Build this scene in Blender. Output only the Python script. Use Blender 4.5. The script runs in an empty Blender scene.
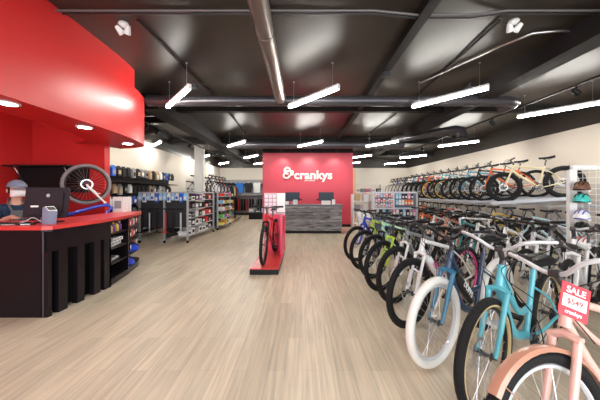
import bpy, bmesh, math, random
from mathutils import Vector, Matrix
random.seed(7)
PI = math.pi
C = bpy.context.scene.collection
S = bpy.context.scene

# ------------------------------------------------------------ camera, world, light, exposure
F = 270.0; HZ = 193.0; EYE = 1.34; VX = 302.0
cd = bpy.data.cameras.new('camera'); cam = bpy.data.objects.new('camera', cd); C.objects.link(cam)
cd.sensor_fit = 'HORIZONTAL'; cd.sensor_width = 36.0; cd.lens = F / 600 * 36
cd.shift_x = -(VX - 300) / 600; cd.shift_y = -(200 - HZ) / 600
cd.clip_start = 0.05
cam.location = (0, 0, EYE); cam.rotation_euler = (PI / 2, 0, 0)
S.camera = cam
S.view_settings.view_transform = 'Standard'; S.view_settings.look = 'None'
S.view_settings.gamma = 1; S.view_settings.use_curve_mapping = False
S.view_settings.exposure = 0.85
w = bpy.data.worlds.new('daylight'); S.world = w; w.use_nodes = True
w.node_tree.nodes['Background'].inputs[0].default_value = (0.86, 0.93, 1, 1)
w.node_tree.nodes['Background'].inputs[1].default_value = 0.7

def area(name, loc, rot, sx, sy, power, col=(1, 1, 1)):
    l = bpy.data.lights.new(name, 'AREA'); l.shape = 'RECTANGLE'; l.size = sx; l.size_y = sy
    l.energy = power; l.color = col
    o = bpy.data.objects.new(name, l); C.objects.link(o); o.location = loc; o.rotation_euler = rot
    return o
# unseen fill light added behind the camera, standing in for shop-front daylight
area('added_front_fill', (1.5, -3.2, 1.55), (PI / 2, 0, 0), 9.5, 2.7, 240, (0.90, 0.95, 1.0))

# ------------------------------------------------------------ materials
M = {}
def mat(name, col, rough=0.5, metal=0.0, emit=0, var=0.06, scale=8, coat=0, alpha=1, trans=0, bump=0, bscale=60):
    if name in M: return M[name]
    m = bpy.data.materials.new(name); m.use_nodes = True; nt = m.node_tree; N = nt.nodes
    b = N['Principled BSDF']
    b.inputs['Roughness'].default_value = rough; b.inputs['Metallic'].default_value = metal
    if max(col) < .1 and not metal: b.inputs['Specular IOR Level'].default_value = .22
    tc = N.new('ShaderNodeTexCoord'); nz = N.new('ShaderNodeTexNoise')
    nz.inputs['Scale'].default_value = scale; nz.inputs['Detail'].default_value = 3
    nt.links.new(tc.outputs['Object'], nz.inputs['Vector'])
    mx = N.new('ShaderNodeMix'); mx.data_type = 'RGBA'
    mx.inputs[6].default_value = (*[c * (1 - var) for c in col], 1)
    mx.inputs[7].default_value = (*[min(1, c * (1 + var)) for c in col], 1)
    nt.links.new(nz.outputs[0], mx.inputs[0]); nt.links.new(mx.outputs[2], b.inputs['Base Color'])
    if coat: b.inputs['Coat Weight'].default_value = coat
    if trans: b.inputs['Transmission Weight'].default_value = trans
    if alpha < 1: b.inputs['Alpha'].default_value = alpha
    if emit:
        b.inputs['Emission Color'].default_value = (1.0, 0.97, 0.90, 1); b.inputs['Emission Strength'].default_value = emit
    if bump:
        n2 = N.new('ShaderNodeTexNoise'); n2.inputs['Scale'].default_value = bscale
        nt.links.new(tc.outputs['Object'], n2.inputs['Vector'])
        bp = N.new('ShaderNodeBump'); bp.inputs['Strength'].default_value = bump; bp.inputs['Distance'].default_value = 0.01
        nt.links.new(n2.outputs[0], bp.inputs['Height']); nt.links.new(bp.outputs[0], b.inputs['Normal'])
    M[name] = m; return m

def plank_mat(name, c1, c2, mortar, length, width, swap, rough=0.4, grain=1.0, msize=0.003, lo=0.8, hi=1.12, gs=(3, 40)):
    m = bpy.data.materials.new(name); m.use_nodes = True; nt = m.node_tree; N = nt.nodes; L = nt.links
    b = N['Principled BSDF']; b.inputs['Roughness'].default_value = rough
    tc = N.new('ShaderNodeTexCoord'); sp = N.new('ShaderNodeSeparateXYZ'); cb = N.new('ShaderNodeCombineXYZ')
    L.new(tc.outputs['Object'], sp.inputs[0])
    a, c = swap
    L.new(sp.outputs[a], cb.inputs[0]); L.new(sp.outputs[c], cb.inputs[1])
    br = N.new('ShaderNodeTexBrick'); br.offset = 0.37
    br.inputs['Color1'].default_value = (*c1, 1); br.inputs['Color2'].default_value = (*c2, 1)
    br.inputs['Mortar'].default_value = (*mortar, 1); br.inputs['Scale'].default_value = 1
    br.inputs['Mortar Size'].default_value = msize; br.inputs['Brick Width'].default_value = length
    br.inputs['Row Height'].default_value = width
    L.new(cb.outputs[0], br.inputs['Vector'])
    mp = N.new('ShaderNodeMapping'); mp.inputs['Scale'].default_value = (gs[0], gs[1], 1)
    L.new(cb.outputs[0], mp.inputs[0])
    nz = N.new('ShaderNodeTexNoise'); nz.inputs['Scale'].default_value = 1; nz.inputs['Detail'].default_value = 6
    nz.inputs['Distortion'].default_value = 0.6
    L.new(mp.outputs[0], nz.inputs['Vector'])
    mr = N.new('ShaderNodeMapRange'); mr.inputs[1].default_value = 0.3; mr.inputs[2].default_value = 0.7
    mr.inputs[3].default_value = lo; mr.inputs[4].default_value = hi
    L.new(nz.outputs[0], mr.inputs[0])
    vm = N.new('ShaderNodeVectorMath'); vm.operation = 'SCALE'
    L.new(br.outputs[0], vm.inputs[0]); L.new(mr.outputs[0], vm.inputs['Scale'])
    L.new(vm.outputs[0], b.inputs['Base Color'])
    M[name] = m; return m

WHITE = mat('white_wall_paint', (0.66, 0.61, 0.54), 0.8, var=0.02, scale=2)
BLACKP = mat('black_ceiling_paint', (0.028, 0.021, 0.016), 0.4, var=0.2, scale=1.2)
BLACKP.node_tree.nodes['Principled BSDF'].inputs['Specular IOR Level'].default_value = .55
BLACKB = mat('black_beam_paint', (0.014, 0.012, 0.012), 0.6)
RED = mat('red_bulkhead_paint', (0.60, 0.022, 0.022), 0.36, var=0.03)
REDB = mat('red_logo_wall_paint', (0.62, 0.05, 0.085), 0.42, var=0.03)
FLOOR = plank_mat('pale_oak_planks', (0.72, 0.61, 0.455), (0.60, 0.505, 0.375), (0.50, 0.43, 0.34), 1.25, 0.13, (1, 0), 0.36, lo=0.80, hi=1.14, msize=.0015, gs=(1.6, 38))
DESKW = plank_mat('weathered_grey_planks', (0.26, 0.25, 0.255), (0.13, 0.125, 0.135), (0.03, 0.03, 0.03), 0.9, 0.118, (0, 2), 0.7, msize=0.004, lo=0.35, hi=1.9, gs=(3, 28))
LAMP = mat('lamp_diffuser', (1, 1, 1), 0.5, emit=48)
SPOTG = mat('spot_lens', (1, 1, 1), 0.5, emit=15)
DKWOOD = mat('espresso_laminate', (0.010, 0.0075, 0.010), 0.33, var=0.25, scale=5)
REDTOP = mat('red_laminate_top', (0.68, 0.05, 0.045), 0.3)
VOID = mat('black_laminate', (0.008, 0.008, 0.009), 0.5)
BLK = mat('black_plastic', (0.010, 0.010, 0.011), 0.4)
RUB = mat('black_rubber', (0.012, 0.012, 0.013), 0.65, bump=0.2)
GREYR = mat('grey_rubber', (0.20, 0.19, 0.19), 0.7)
WHR = mat('white_rubber', (0.82, 0.80, 0.76), 0.6)
TAN = mat('tan_sidewall_rubber', (0.62, 0.48, 0.25), 0.6)
STEEL = mat('brushed_steel', (0.62, 0.62, 0.64), 0.28, 1.0)
CHROME = mat('chrome', (0.8, 0.8, 0.82), 0.12, 1.0)
DST = mat('dark_steel', (0.10, 0.10, 0.11), 0.35, 0.8)
SILV = mat('silver_painted_metal', (0.62, 0.63, 0.66), 0.35, 0.2)
GREYM = mat('grey_powder_coat', (0.42, 0.43, 0.44), 0.45)
WPL = mat('white_plastic', (0.85, 0.85, 0.84), 0.4)
GLASSM = mat('clear_acrylic', (0.9, 0.85, 0.88), 0.1, alpha=0.35)
DUCTM = mat('galvanised_duct', (0.20, 0.17, 0.155), 0.36, 0.75)
DUCTB = mat('black_spiral_duct', (0.075, 0.07, 0.08), 0.3, 0.5)
SKIN = mat('skin', (0.62, 0.36, 0.26), 0.5)

# ------------------------------------------------------------ mesh builder
class MB:
    def __init__(s): s.v = []; s.f = []; s.sm = []
    def add(s, vs, fs, smooth=False, T=None):
        n = len(s.v)
        for v in vs:
            v = Vector(v)
            s.v.append(T @ v if T else v)
        for f in fs: s.f.append([i + n for i in f]); s.sm.append(smooth)
        return s
    def box(s, x0, x1, y0, y1, z0, z1, T=None):
        vs = [(x0, y0, z0), (x1, y0, z0), (x1, y1, z0), (x0, y1, z0), (x0, y0, z1), (x1, y0, z1), (x1, y1, z1), (x0, y1, z1)]
        return s.add(vs, [(0, 3, 2, 1), (4, 5, 6, 7), (0, 1, 5, 4), (1, 2, 6, 5), (2, 3, 7, 6), (3, 0, 4, 7)], False, T)
    def cbox(s, c, d, T=None):
        return s.box(c[0] - d[0] / 2, c[0] + d[0] / 2, c[1] - d[1] / 2, c[1] + d[1] / 2, c[2] - d[2] / 2, c[2] + d[2] / 2, T)
    def rbox(s, c, d, r, T=None, n=3):
        # box with rounded vertical (local z) edges and softened rims
        pts = []
        for (sx, sy, a0) in ((1, 1, 0), (-1, 1, PI / 2), (-1, -1, PI), (1, -1, 1.5 * PI)):
            for k in range(n + 1):
                a = a0 + PI / 2 * k / n
                pts.append((c[0] + sx * (d[0] / 2 - r) + r * math.cos(a), c[1] + sy * (d[1] / 2 - r) + r * math.sin(a)))
        return s.prism(pts, c[2] - d[2] / 2, c[2] + d[2] / 2, T)
    def prism(s, pts, z0, z1, T=None, smooth=False):
        n = len(pts)
        vs = [(p[0], p[1], z0) for p in pts] + [(p[0], p[1], z1) for p in pts]
        s.add(vs, [tuple(range(n - 1, -1, -1)), tuple(range(n, 2 * n))], False, T)
        m = len(s.v) - 2 * n
        for i in range(n):
            j = (i + 1) % n
            s.f.append([m + i, m + j, m + n + j, m + n + i]); s.sm.append(smooth)
        return s
    def tube(s, pts, r, n=8, T=None, closed=False, cap=True):
        P = [Vector(p) for p in pts]; k = len(P)
        rs = r if isinstance(r, (list, tuple)) else [r] * k
        vs = []; up = None
        for i in range(k):
            if closed: t = P[(i + 1) % k] - P[i - 1]
            else: t = P[min(i + 1, k - 1)] - P[max(i - 1, 0)]
            t.normalize()
            if up is None:
                up = Vector((0, 0, 1)) if abs(t.z) < 0.9 else Vector((1, 0, 0))
            u = (up - t * up.dot(t))
            if u.length < 1e-4: u = t.orthogonal()
            u.normalize(); up = u; q = t.cross(u)
            for j in range(n):
                a = 2 * PI * j / n
                vs.append(P[i] + (u * math.cos(a) + q * math.sin(a)) * rs[i])
        fs = []
        for i in range(k if closed else k - 1):
            i2 = (i + 1) % k
            for j in range(n):
                j2 = (j + 1) % n
                fs.append((i * n + j, i * n + j2, i2 * n + j2, i2 * n + j))
        s.add(vs, fs, True, T)
        if cap and not closed:
            b = len(s.v) - k * n
            s.f.append([b + j for j in range(n)][::-1]); s.sm.append(False)
            s.f.append([b + (k - 1) * n + j for j in range(n)]); s.sm.append(False)
        return s
    def torus(s, R, r, n=40, m=8, rz=None, c=(0, 0, 0), knob=0, T=None):
        # ring in the local XZ plane
        rz = rz or r; vs = []; fs = []
        for i in range(n):
            a = 2 * PI * i / n
            for j in range(m):
                b = 2 * PI * j / m
                k = knob if (i % 2 and math.cos(b) > 0.3) else 0
                rr = R + (r + k) * math.cos(b)
                vs.append((c[0] + rr * math.cos(a), c[1] + rz * math.sin(b), c[2] + rr * math.sin(a)))
        for i in range(n):
            for j in range(m):
                i2 = (i + 1) % n; j2 = (j + 1) % m
                fs.append((i * m + j, i2 * m + j, i2 * m + j2, i * m + j2))
        return s.add(vs, fs, not knob, T)
    def lathe(s, prof, n=16, T=None, c=(0, 0, 0)):
        vs = []; fs = []; k = len(prof)
        for (r, z) in prof:
            for j in range(n):
                a = 2 * PI * j / n; vs.append((c[0] + r * math.cos(a), c[1] + r * math.sin(a), c[2] + z))
        for i in range(k - 1):
            for j in range(n):
                j2 = (j + 1) % n; fs.append((i * n + j, i * n + j2, (i + 1) * n + j2, (i + 1) * n + j))
        fs.append(tuple(range(n - 1, -1, -1))); fs.append(tuple((k - 1) * n + j for j in range(n)))
        return s.add(vs, fs, True, T)
    def loft(s, rings, T=None):
        n = len(rings[0]); vs = [p for r in rings for p in r]; fs = []
        for i in range(len(rings) - 1):
            for j in range(n):
                j2 = (j + 1) % n; fs.append((i * n + j, i * n + j2, (i + 1) * n + j2, (i + 1) * n + j))
        fs.append(tuple(range(n - 1, -1, -1))); fs.append(tuple((len(rings) - 1) * n + j for j in range(n)))
        return s.add(vs, fs, True, T)
    def mesh(s, name):
        me = bpy.data.meshes.new(name); me.from_pydata([tuple(v) for v in s.v], [], s.f)
        me.polygons.foreach_set('use_smooth', s.sm); me.materials.append(None)
        bm = bmesh.new(); bm.from_mesh(me); bmesh.ops.recalc_face_normals(bm, faces=bm.faces)
        if any(s.sm):
            for e in bm.edges:
                if len(e.link_faces) == 2 and e.calc_face_angle(0) > .8: e.smooth = False
        bm.to_mesh(me); bm.free()
        me.update(); return me

def put(name, me, m, parent=None, loc=(0, 0, 0), rot=(0, 0, 0)):
    o = bpy.data.objects.new(name, me); C.objects.link(o)
    if not me.materials: me.materials.append(None)
    o.material_slots[0].link = 'OBJECT'; o.material_slots[0].material = m
    o.parent = parent; o.location = loc; o.rotation_euler = rot
    return o
def obj(name, mb, m, parent=None, loc=(0, 0, 0), rot=(0, 0, 0)): return put(name, mb.mesh(name), m, parent, loc, rot)
def thing(name, label, cat, loc=(0, 0, 0), rz=0, group=None):
    o = bpy.data.objects.new(name, None); C.objects.link(o); o.empty_display_size = 0.1
    o.location = loc; o.rotation_euler = (0, 0, rz); return tag(o, label, cat, group)
def tag(o, label, cat, group=None):
    o['label'] = label; o['category'] = cat
    if group: o['group'] = group
    return o
def struct(name, mb, m):
    o = obj(name, mb, m); o['kind'] = 'structure'; return o
def dup(root, loc, rz=None, label=None, group=None):
    r = root.copy(); C.objects.link(r); r.location = loc
    if rz is not None: r.rotation_euler = (0, 0, rz)
    if label: r['label'] = label
    if group: r['group'] = group
    for ch in list(root.children):
        c = ch.copy(); C.objects.link(c); c.parent = r
        for g in list(ch.children):
            d = g.copy(); C.objects.link(d); d.parent = c
    return r
def text_mesh(txt, size, depth=0.002, bold=0.0, spacing=1.0):
    cu = bpy.data.curves.new('lettering', 'FONT'); cu.body = txt; cu.size = size; cu.extrude = depth; cu.offset = bold
    cu.align_x = 'CENTER'; cu.align_y = 'CENTER'; cu.space_character = spacing
    t = bpy.data.objects.new('lettering', cu); C.objects.link(t)
    dg = bpy.context.evaluated_depsgraph_get(); me = bpy.data.meshes.new_from_object(t.evaluated_get(dg))
    bpy.data.objects.remove(t); bpy.data.curves.remove(cu); me.materials.clear(); me.materials.append(None)
    return me
_cache = {}
def cached(key, fn):
    if key not in _cache: _cache[key] = fn()
    return _cache[key]
ORD = ['first', 'second', 'third', 'fourth', 'fifth', 'sixth', 'seventh', 'eighth', 'ninth', 'tenth', 'eleventh', 'twelfth', 'thirteenth', 'fourteenth', 'fifteenth', 'sixteenth', 'seventeenth', 'eighteenth', 'nineteenth', 'twentieth']

# ------------------------------------------------------------ setting
X0, X1, Y0, Y1, ZC, ZW = -5.05, 6.55, -3.4, 16.6, 3.42, 2.88
struct('floor', MB().box(X0 - .2, X1 + .2, Y0, Y1 + .2, -0.1, 0), FLOOR)
struct('ceiling', MB().box(X0 - .2, X1 + .2, Y0, Y1 + .2, ZC, ZC + .15), BLACKP)
struct('wall_left', MB().box(X0 - .2, X0, 5.2, Y1, 0, ZW), WHITE)
struct('wall_service', MB().box(X0 - .2, X0, Y0, 5.2, 0, ZC), RED)
struct('wall_right', MB().box(X1, X1 + .2, Y0, Y1, 0, ZW), WHITE)
struct('wall_back', MB().box(X0 - .2, X1 + .2, Y1, Y1 + .2, 0, ZW), WHITE)
struct('trim_1', MB().box(X0 - .2, X0 + .02, 5.5, Y1, ZW, ZC), BLACKP)
struct('trim_2', MB().box(X1 - .02, X1 + .2, Y0, Y1, ZW, ZC), BLACKP)
struct('trim_3', MB().box(X0 - .2, X1 + .2, Y1 - .02, Y1 + .2, ZW, ZC), BLACKP)
struct('baseboard_right', MB().box(X1 - .015, X1, Y0, Y1 - .02, 0, .1), BLACKB)
struct('baseboard_back', MB().box(X0, X1, Y1 - .015, Y1, 0, .1), BLACKB)
# shop front behind the photographer: black mullions, sill and head with glass openings
fr = MB(); fr.box(X0 - .2, X1 + .2, Y0 - .1, Y0, 0, .25); fr.box(X0 - .2, X1 + .2, Y0 - .1, Y0, 2.95, ZC)
for x in (X0 - .1, -2.7, -.4, 1.9, 4.2, X1 + .1): fr.box(x - .04, x + .04, Y0 - .1, Y0, .25, 2.95)
struct('window_1', fr, BLACKB)
# column
struct('wall_column', MB().box(-4.47, -4.12, 11.2, 11.45, 0, ZC), mat('white_column_paint', (.82, .80, .77), .6))
# red partition behind the service counter and its edge
struct('wall_partition', MB().box(X0, -3.70, 5.06, 5.2, 0, ZC), RED)
# logo wall
lw = MB().box(-1.56, 2.02, 10.7, 10.95, 0.1, 2.93)
struct('wall_logo', lw, REDB)
struct('baseboard_logo', MB().box(-1.56, 2.03, 10.685, 10.95, 0, .1), BLACKB)
struct('trim_4', MB().box(2.02, 2.14, 10.72, 10.95, 0.0, 2.3), mat('light_wood_edge', (0.66, 0.40, 0.22), 0.5))
struct('trim_5', MB().box(-1.56, 2.02, 10.72, 10.93, 2.93, ZC), BLACKB)

# red bulkhead over the service counter
def smoothpath(pts, sub=5):
    out = []; n = len(pts)
    P = [Vector(p) for p in pts]
    for i in range(n - 1):
        p0 = P[max(i - 1, 0)]; p1 = P[i]; p2 = P[i + 1]; p3 = P[min(i + 2, n - 1)]
        for k in range(sub):
            t = k / sub
            out.append(0.5 * ((2 * p1) + (p2 - p0) * t + (2 * p0 - 5 * p1 + 4 * p2 - p3) * t * t + (3 * p1 - p0 - 3 * p2 + p3) * t ** 3))
    out.append(P[-1]); return out
outer = [Vector((-2.75, Y0)), Vector((-2.75, 0))] + smoothpath([(-2.75, 2.6), (-2.75, 3.4), (-2.78, 4.2), (-2.90, 4.87), (-3.12, 5.28), (-3.70, 5.5)], 6)
inner = [Vector((-3.35, Y0)), Vector((-3.35, 0))] + smoothpath([(-3.35, 2.6), (-3.36, 3.4), (-3.42, 3.9), (-3.55, 4.35), (-3.75, 4.7), (-4.1, 4.95)], 6)
def ribbon(path, z0, z1, t=0.04):
    mb = MB(); n = len(path); N = []
    for i in range(n):
        d = (path[min(i + 1, n - 1)] - path[max(i - 1, 0)]).normalized(); N.append(Vector((-d.y, d.x)))
    vs = []
    for p, q in zip(path, N):
        a = p + q * t
        vs += [(p.x, p.y, z0), (p.x, p.y, z1), (a.x, a.y, z1), (a.x, a.y, z0)]
    fs = []
    for i in range(n - 1):
        for j in range(4): fs.append((i * 4 + j, i * 4 + (j + 1) % 4, i * 4 + 4 + (j + 1) % 4, i * 4 + 4 + j))
    fs += [(3, 2, 1, 0), tuple((n - 1) * 4 + j for j in range(4))]
    mb.add(vs, fs); 
    for i in range(len(mb.sm)): mb.sm[i] = (i % 4 in (0, 2)) and i < len(mb.sm) - 2
    return mb
struct('trim_6', ribbon(outer, 2.24, 3.12), RED)
struct('trim_7', ribbon([p for p in outer if p.y < 4.62], 3.12, ZC).box(-3.65, -2.87, 4.50, 4.54, 3.12, ZC), RED)
sf = MB(); vs = []; n = len(outer)
for a, b in zip(outer, inner): vs += [(a.x - .02, a.y, 2.25), (b.x, b.y, 2.25), (b.x, b.y, 2.30), (a.x - .02, a.y, 2.30)]
fs = []
for i in range(n - 1):
    for j in range(4): fs.append((i * 4 + j, i * 4 + (j + 1) % 4, i * 4 + 4 + (j + 1) % 4, i * 4 + 4 + j))
sf.add(vs, fs + [(3, 2, 1, 0), tuple((n - 1) * 4 + j for j in range(4))])
struct('trim_8', sf, RED)
struct('trim_9', ribbon(inner, 2.25, 3.10), RED)
struct('ceiling_service', MB().prism([(X0, Y0), (-2.8, Y0), (-2.8, 4.2), (-2.9, 4.7), (-3.1, 5.15), (-3.4, 5.35), (-3.70, 5.4), (-3.70, 5.06), (X0, 5.06)], 3.12, 3.16), RED)

# beams under the roof
for i, (x0, x1, y0, y1, z0, z1) in enumerate([
    (3.36, 3.66, -3, 13.5, 3.14, ZC), (-3.35, -2.98, 5.6, 16.4, 3.08, ZC), (1.30, 1.42, -1, 14, 3.30, ZC),
    (X0, X1, 6.4, 6.55, 3.28, ZC), (X0, X1, 10.1, 10.35, 3.2, ZC), (X0, X1, 13.4, 13.6, 3.2, ZC)]):
    struct('trim_%d' % (10 + i), MB().box(x0, x1, y0, y1, z0, z1), BLACKB)

# ------------------------------------------------------------ ceiling services
d = thing('air_duct', 'long galvanised round duct running from the front of the ceiling back to the cross duct', 'duct', (-.41, -3, 3.13))
mb = MB().tube([(0, 0, 0), (0, 8.1, 0)], .1, 20); obj('pipe', mb, DUCTM, d)
for y in (1.2, 3.6, 6.0, 8.0): obj('seam_ring', MB().torus(.102, .006, 24, 6, c=(0, 0, 0), T=Matrix.Translation((0, y, 0))), DUCTM, d)
d = thing('air_duct', 'black spiral duct running across the ceiling from the bulkhead to the right beam', 'duct', (-3.0, 5.25, 3.13))
obj('pipe', MB().tube([(0, 0, 0), (7.0, 0, 0), (7.18, 0.04, 0), (7.25, .2, 0), (7.25, .5, 0)], .1, 20), DUCTB, d)
obj('spiral_seam', MB().tube([(.05 + k * .115 / 16, .101 * math.cos(k * PI / 8), .101 * math.sin(k * PI / 8)) for k in range(16 * 60)], .003, 4), DUCTB, d)
d = thing('air_duct', 'black duct crossing the ceiling in front of the red logo wall', 'duct', (-2.6, 9.6, 3.05))
obj('pipe', MB().tube([(0, 0, 0), (6.2, 0, 0)], .13, 16), DUCTB, d)
d = thing('air_duct', 'black duct elbow turning down beside the right side of the ceiling', 'duct', (4.5, 7.6, 3.1))
obj('pipe', MB().tube([(-1.4, 1.6, .05), (-.4, .4, .05), (-.1, .1, .05), (0, 0, 0), (0.02, -.02, -.2)], .12, 14), DUCTB, d)
obj('collar', MB().cbox((0.02, 0, -.22), (.4, .4, .04)), BLACKB, d)
d = thing('heater_unit', 'black heater cabinet with an elbow flue hanging over the left aisle', 'heater', (-4.2, 7.3, 2.82))
obj('cabinet', MB().rbox((0, 0, .15), (.9, .7, .24), .03), BLACKB, d)
obj('flue', MB().tube([(-.1, 0, .27), (-.1, 0, .42), (0, 0, .5), (.5, 0, .5)], .09, 12), BLACKB, d)
for i, (y, z, lab) in enumerate(((3.02, 3.38, 'front thin steel conduit crossing the whole ceiling'), (3.1, 3.40, 'dark conduit running just behind the front steel conduit'))):
    t = tag(obj('conduit', MB().tube([(-2.9 * (1 - 0), y, z), (0.8, y, z), (1.3, y, z - .05), (1.9, y, z - .05), (2.3, y, z), (6.4, y, z)], .014, 8), DST if i else mat('dull_conduit', (.16, .15, .15), .5, .5)), lab, 'pipe')
tag(obj('conduit', MB().tube([(2.2, 5.0, 3.38), (2.75, 3.75, 3.38), (2.95, 3.45, 3.38), (3.2, 3.4, 3.38), (3.37, 3.4, 3.38)], .016, 8), STEEL), 'bent steel conduit hooking into the right ceiling beam', 'pipe')
for x, y0, y1, lab in ((-1.95, 3.2, 9.4, 'thin black conduit left of the galvanised duct'), (2.35, 3.2, 9.4, 'thin black conduit over the bike rows')):
    tag(obj('conduit', MB().tube([(x, y0, 3.39), (x + .1, (y0 + y1) / 2, 3.39), (x, y1, 3.39)], .018, 6), BLACKB), lab, 'pipe')

# linear pendant lamps
DX, DY = -0.859 / 1.318, 1 / 1.318
ang = math.atan2(DY, DX)
def linear_lamp(x, y, label, z=3.0, L=1.22):
    t = thing('linear_lamp', label, 'lamp', (x, y, z), ang, 'linear pendant lamps')
    if ('lamp', 'h') not in _cache:
        _cache[('lamp', 'h')] = MB().box(0, L, -.03, .03, -.005, .035).mesh('housing')
        _cache[('lamp', 'd')] = MB().prism([(-.028, -.045), (.028, -.045), (.028, 0), (-.028, 0)], 0.01, L - .01, Matrix(((0, 0, 1, 0), (1, 0, 0, 0), (0, 1, 0, 0), (0, 0, 0, 1)))).mesh('diffuser')
        _cache[('lamp', 'c')] = MB().box(-.006, 0.0, -.033, .033, -.05, .038).mesh('end_cap')
        _cache[('lamp', 'r')] = MB().tube([(0, 0, 0), (0, 0, ZC - z - .03)], .0035, 6).lathe([(.02, 0), (.02, .015)], 10, c=(0, 0, ZC - z - .05)).mesh('rod')
    put('housing', _cache[('lamp', 'h')], WPL, t)
    put('diffuser', _cache[('lamp', 'd')], LAMP, t)
    put('end_cap', _cache[('lamp', 'c')], WPL, t); put('end_cap', _cache[('lamp', 'c')], WPL, t, (L + .006, 0, 0))
    for k in (.12, L - .12): put('suspension_rod', _cache[('lamp', 'r')], STEEL, t, (k, 0, .03))
rows = [(4.2, [(-1.755, 'linear lamp nearest the red bulkhead'), (.564, 'linear lamp hung left of centre, right of the galvanised duct'), (2.9, 'linear lamp hung over the front bike row')]), (4.9, [(5.45, 'linear lamp hung near the right wall, nearest one')]),
        (8.55, [(-4.46, 'linear lamp by the left wall above the accessory wall'), (-1.8, 'linear lamp just left of the top of the logo wall'), (.66, 'linear lamp hung in front of the logo wall'), (3.05, 'linear lamp hung over the bikes right of the logo wall'), (5.6, 'linear lamp over the upper bike rack, middle of the right wall')]),
        (11.7, [(-4.0, 'linear lamp beside the white column'), (-1.9, 'linear lamp seen left of the logo wall, farther back'), (3.02, 'linear lamp seen just right of the logo wall, farther back'), (5.4, 'linear lamp over the far part of the upper bike rack')]),
        (14.4, [(-3.9, 'linear lamp nearest the back wall on the clothing side'), (-1.9, 'linear lamp near the back wall beside the logo wall edge'), (3.1, 'linear lamp nearest the back wall right of the logo wall'), (5.5, 'linear lamp nearest the back wall on the bike side')]),
        (.2, [(-1.2, 'linear lamp added out of view over the entrance, left one'), (1.4, 'linear lamp added out of view over the entrance, middle one'), (4.0, 'linear lamp added out of view over the entrance, right one')])]  # unseen entrance row, added for the extra light it gives
for y, xs in rows:
    for x, lab in xs: linear_lamp(x, y, 'white ' + lab)

# recessed downlights of the bulkhead
for (x, y, lab) in ((-2.97, 2.72, 'round recessed downlight at the left end of the red soffit'), (-2.98, 3.70, 'round recessed downlight in the middle of the red soffit'), (-3.18, 4.93, 'round recessed downlight at the rounded tip of the red soffit')):
    t = thing('downlight', lab, 'lamp', (x, y, 2.235))
    obj('trim_ring', MB().lathe([(.10, .012), (.10, 0), (.075, 0), (.075, .012)], 20), WPL, t)
    obj('lens', MB().lathe([(.074, .008), (.074, .003)], 20), LAMP, t)
for (x, y) in ((-4.1, 1.4), (-4.2, 3.9)):
    t = thing('downlight', 'round downlight inside the red ceiling recess ' + ('near the partition' if y > 2 else 'near the entrance'), 'lamp', (x, y, 3.105))
    obj('trim_ring', MB().lathe([(.10, .012), (.10, 0), (.075, 0), (.075, .012)], 20), WPL, t)
    obj('lens', MB().lathe([(.074, .008), (.074, .003)], 20), LAMP, t)

# track spots
def track(x, y0, y1, z, lab):
    tag(obj('lighting_track', MB().box(x - .018, x + .018, y0, y1, z, z + .03).tube([(x, y0 + .5, z + .03), (x, y0 + .5, ZC)], .006, 6).tube([(x, y1 - .5, z + .03), (x, y1 - .5, ZC)], .006, 6), BLACKB), lab, 'track')
def spot(x, y, z, lab, aim=(1, 0, -1), energy=8, light=True):
    t = thing('spotlight', lab, 'spotlight', (x, y, z), 0, 'black track spotlights')
    a = Vector(aim).normalized(); q = a.to_track_quat('Z', 'Y').to_matrix().to_4x4()
    obj('bracket', MB().lathe([(.018, 0), (.018, -.05)], 8).box(-.03, .03, -.012, .012, -.07, -.05), BLK, t)
    q = Matrix.Translation((0, 0, -.10)) @ q
    obj('head', MB().lathe([(.03, -.07), (.042, -.05), (.048, .05), (.044, .05)], 12, T=q), BLK, t)
    obj('lens', MB().lathe([(.04, .048), (.04, .053)], 12, T=q), SPOTG, t)
    if light:
        l = bpy.data.lights.new('spot_beam', 'SPOT'); l.energy = energy; l.spot_size = 1.3; l.spot_blend = .8; l.color = (1, .9, .75); l.shadow_soft_size = .04
        o = bpy.data.objects.new('spot_beam', l); C.objects.link(o); o.parent = t
        o.location = Vector((0, 0, -.10)) + a * .07; o.rotation_euler = (-a).to_track_quat('Z', 'Y').to_euler()
track(4.62, 3.6, 14, 3.14, 'black lighting track in front of the right wall')
for i, y in enumerate((4.55, 6.55, 8.2, 10.4, 12.6)):
    spot(4.62, y, 3.14, 'black spotlight on the right track, %s from the front' % ORD[i], (1, .1, -.7), 35)
track(-3.7, 6.2, 13, 3.0, 'black lighting track above the left accessory aisle')
for i, y in enumerate((6.4, 6.9, 7.7, 8.9, 10.5)):
    spot(-3.7, y, 3.0, 'black spotlight on the left track, %s from the front' % ORD[i], (-1, .2, -.6), 22)
tag(obj('lighting_track', MB().box(-1.0, 1.6, 9.98, 10.02, 3.02, 3.05).tube([(-.8, 10, 3.04), (-.8, 10, ZC)], .006, 6).tube([(1.4, 10, 3.04), (1.4, 10, ZC)], .006, 6), BLACKB), 'black lighting track in front of the logo wall', 'track')
for i, x in enumerate((-.75, .28, 1.3)):
    spot(x, 10, 3.02, 'black spotlight aimed at the logo, ' + ('left', 'middle', 'right')[i] + ' one', (0, .75, -.8), 26)
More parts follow.
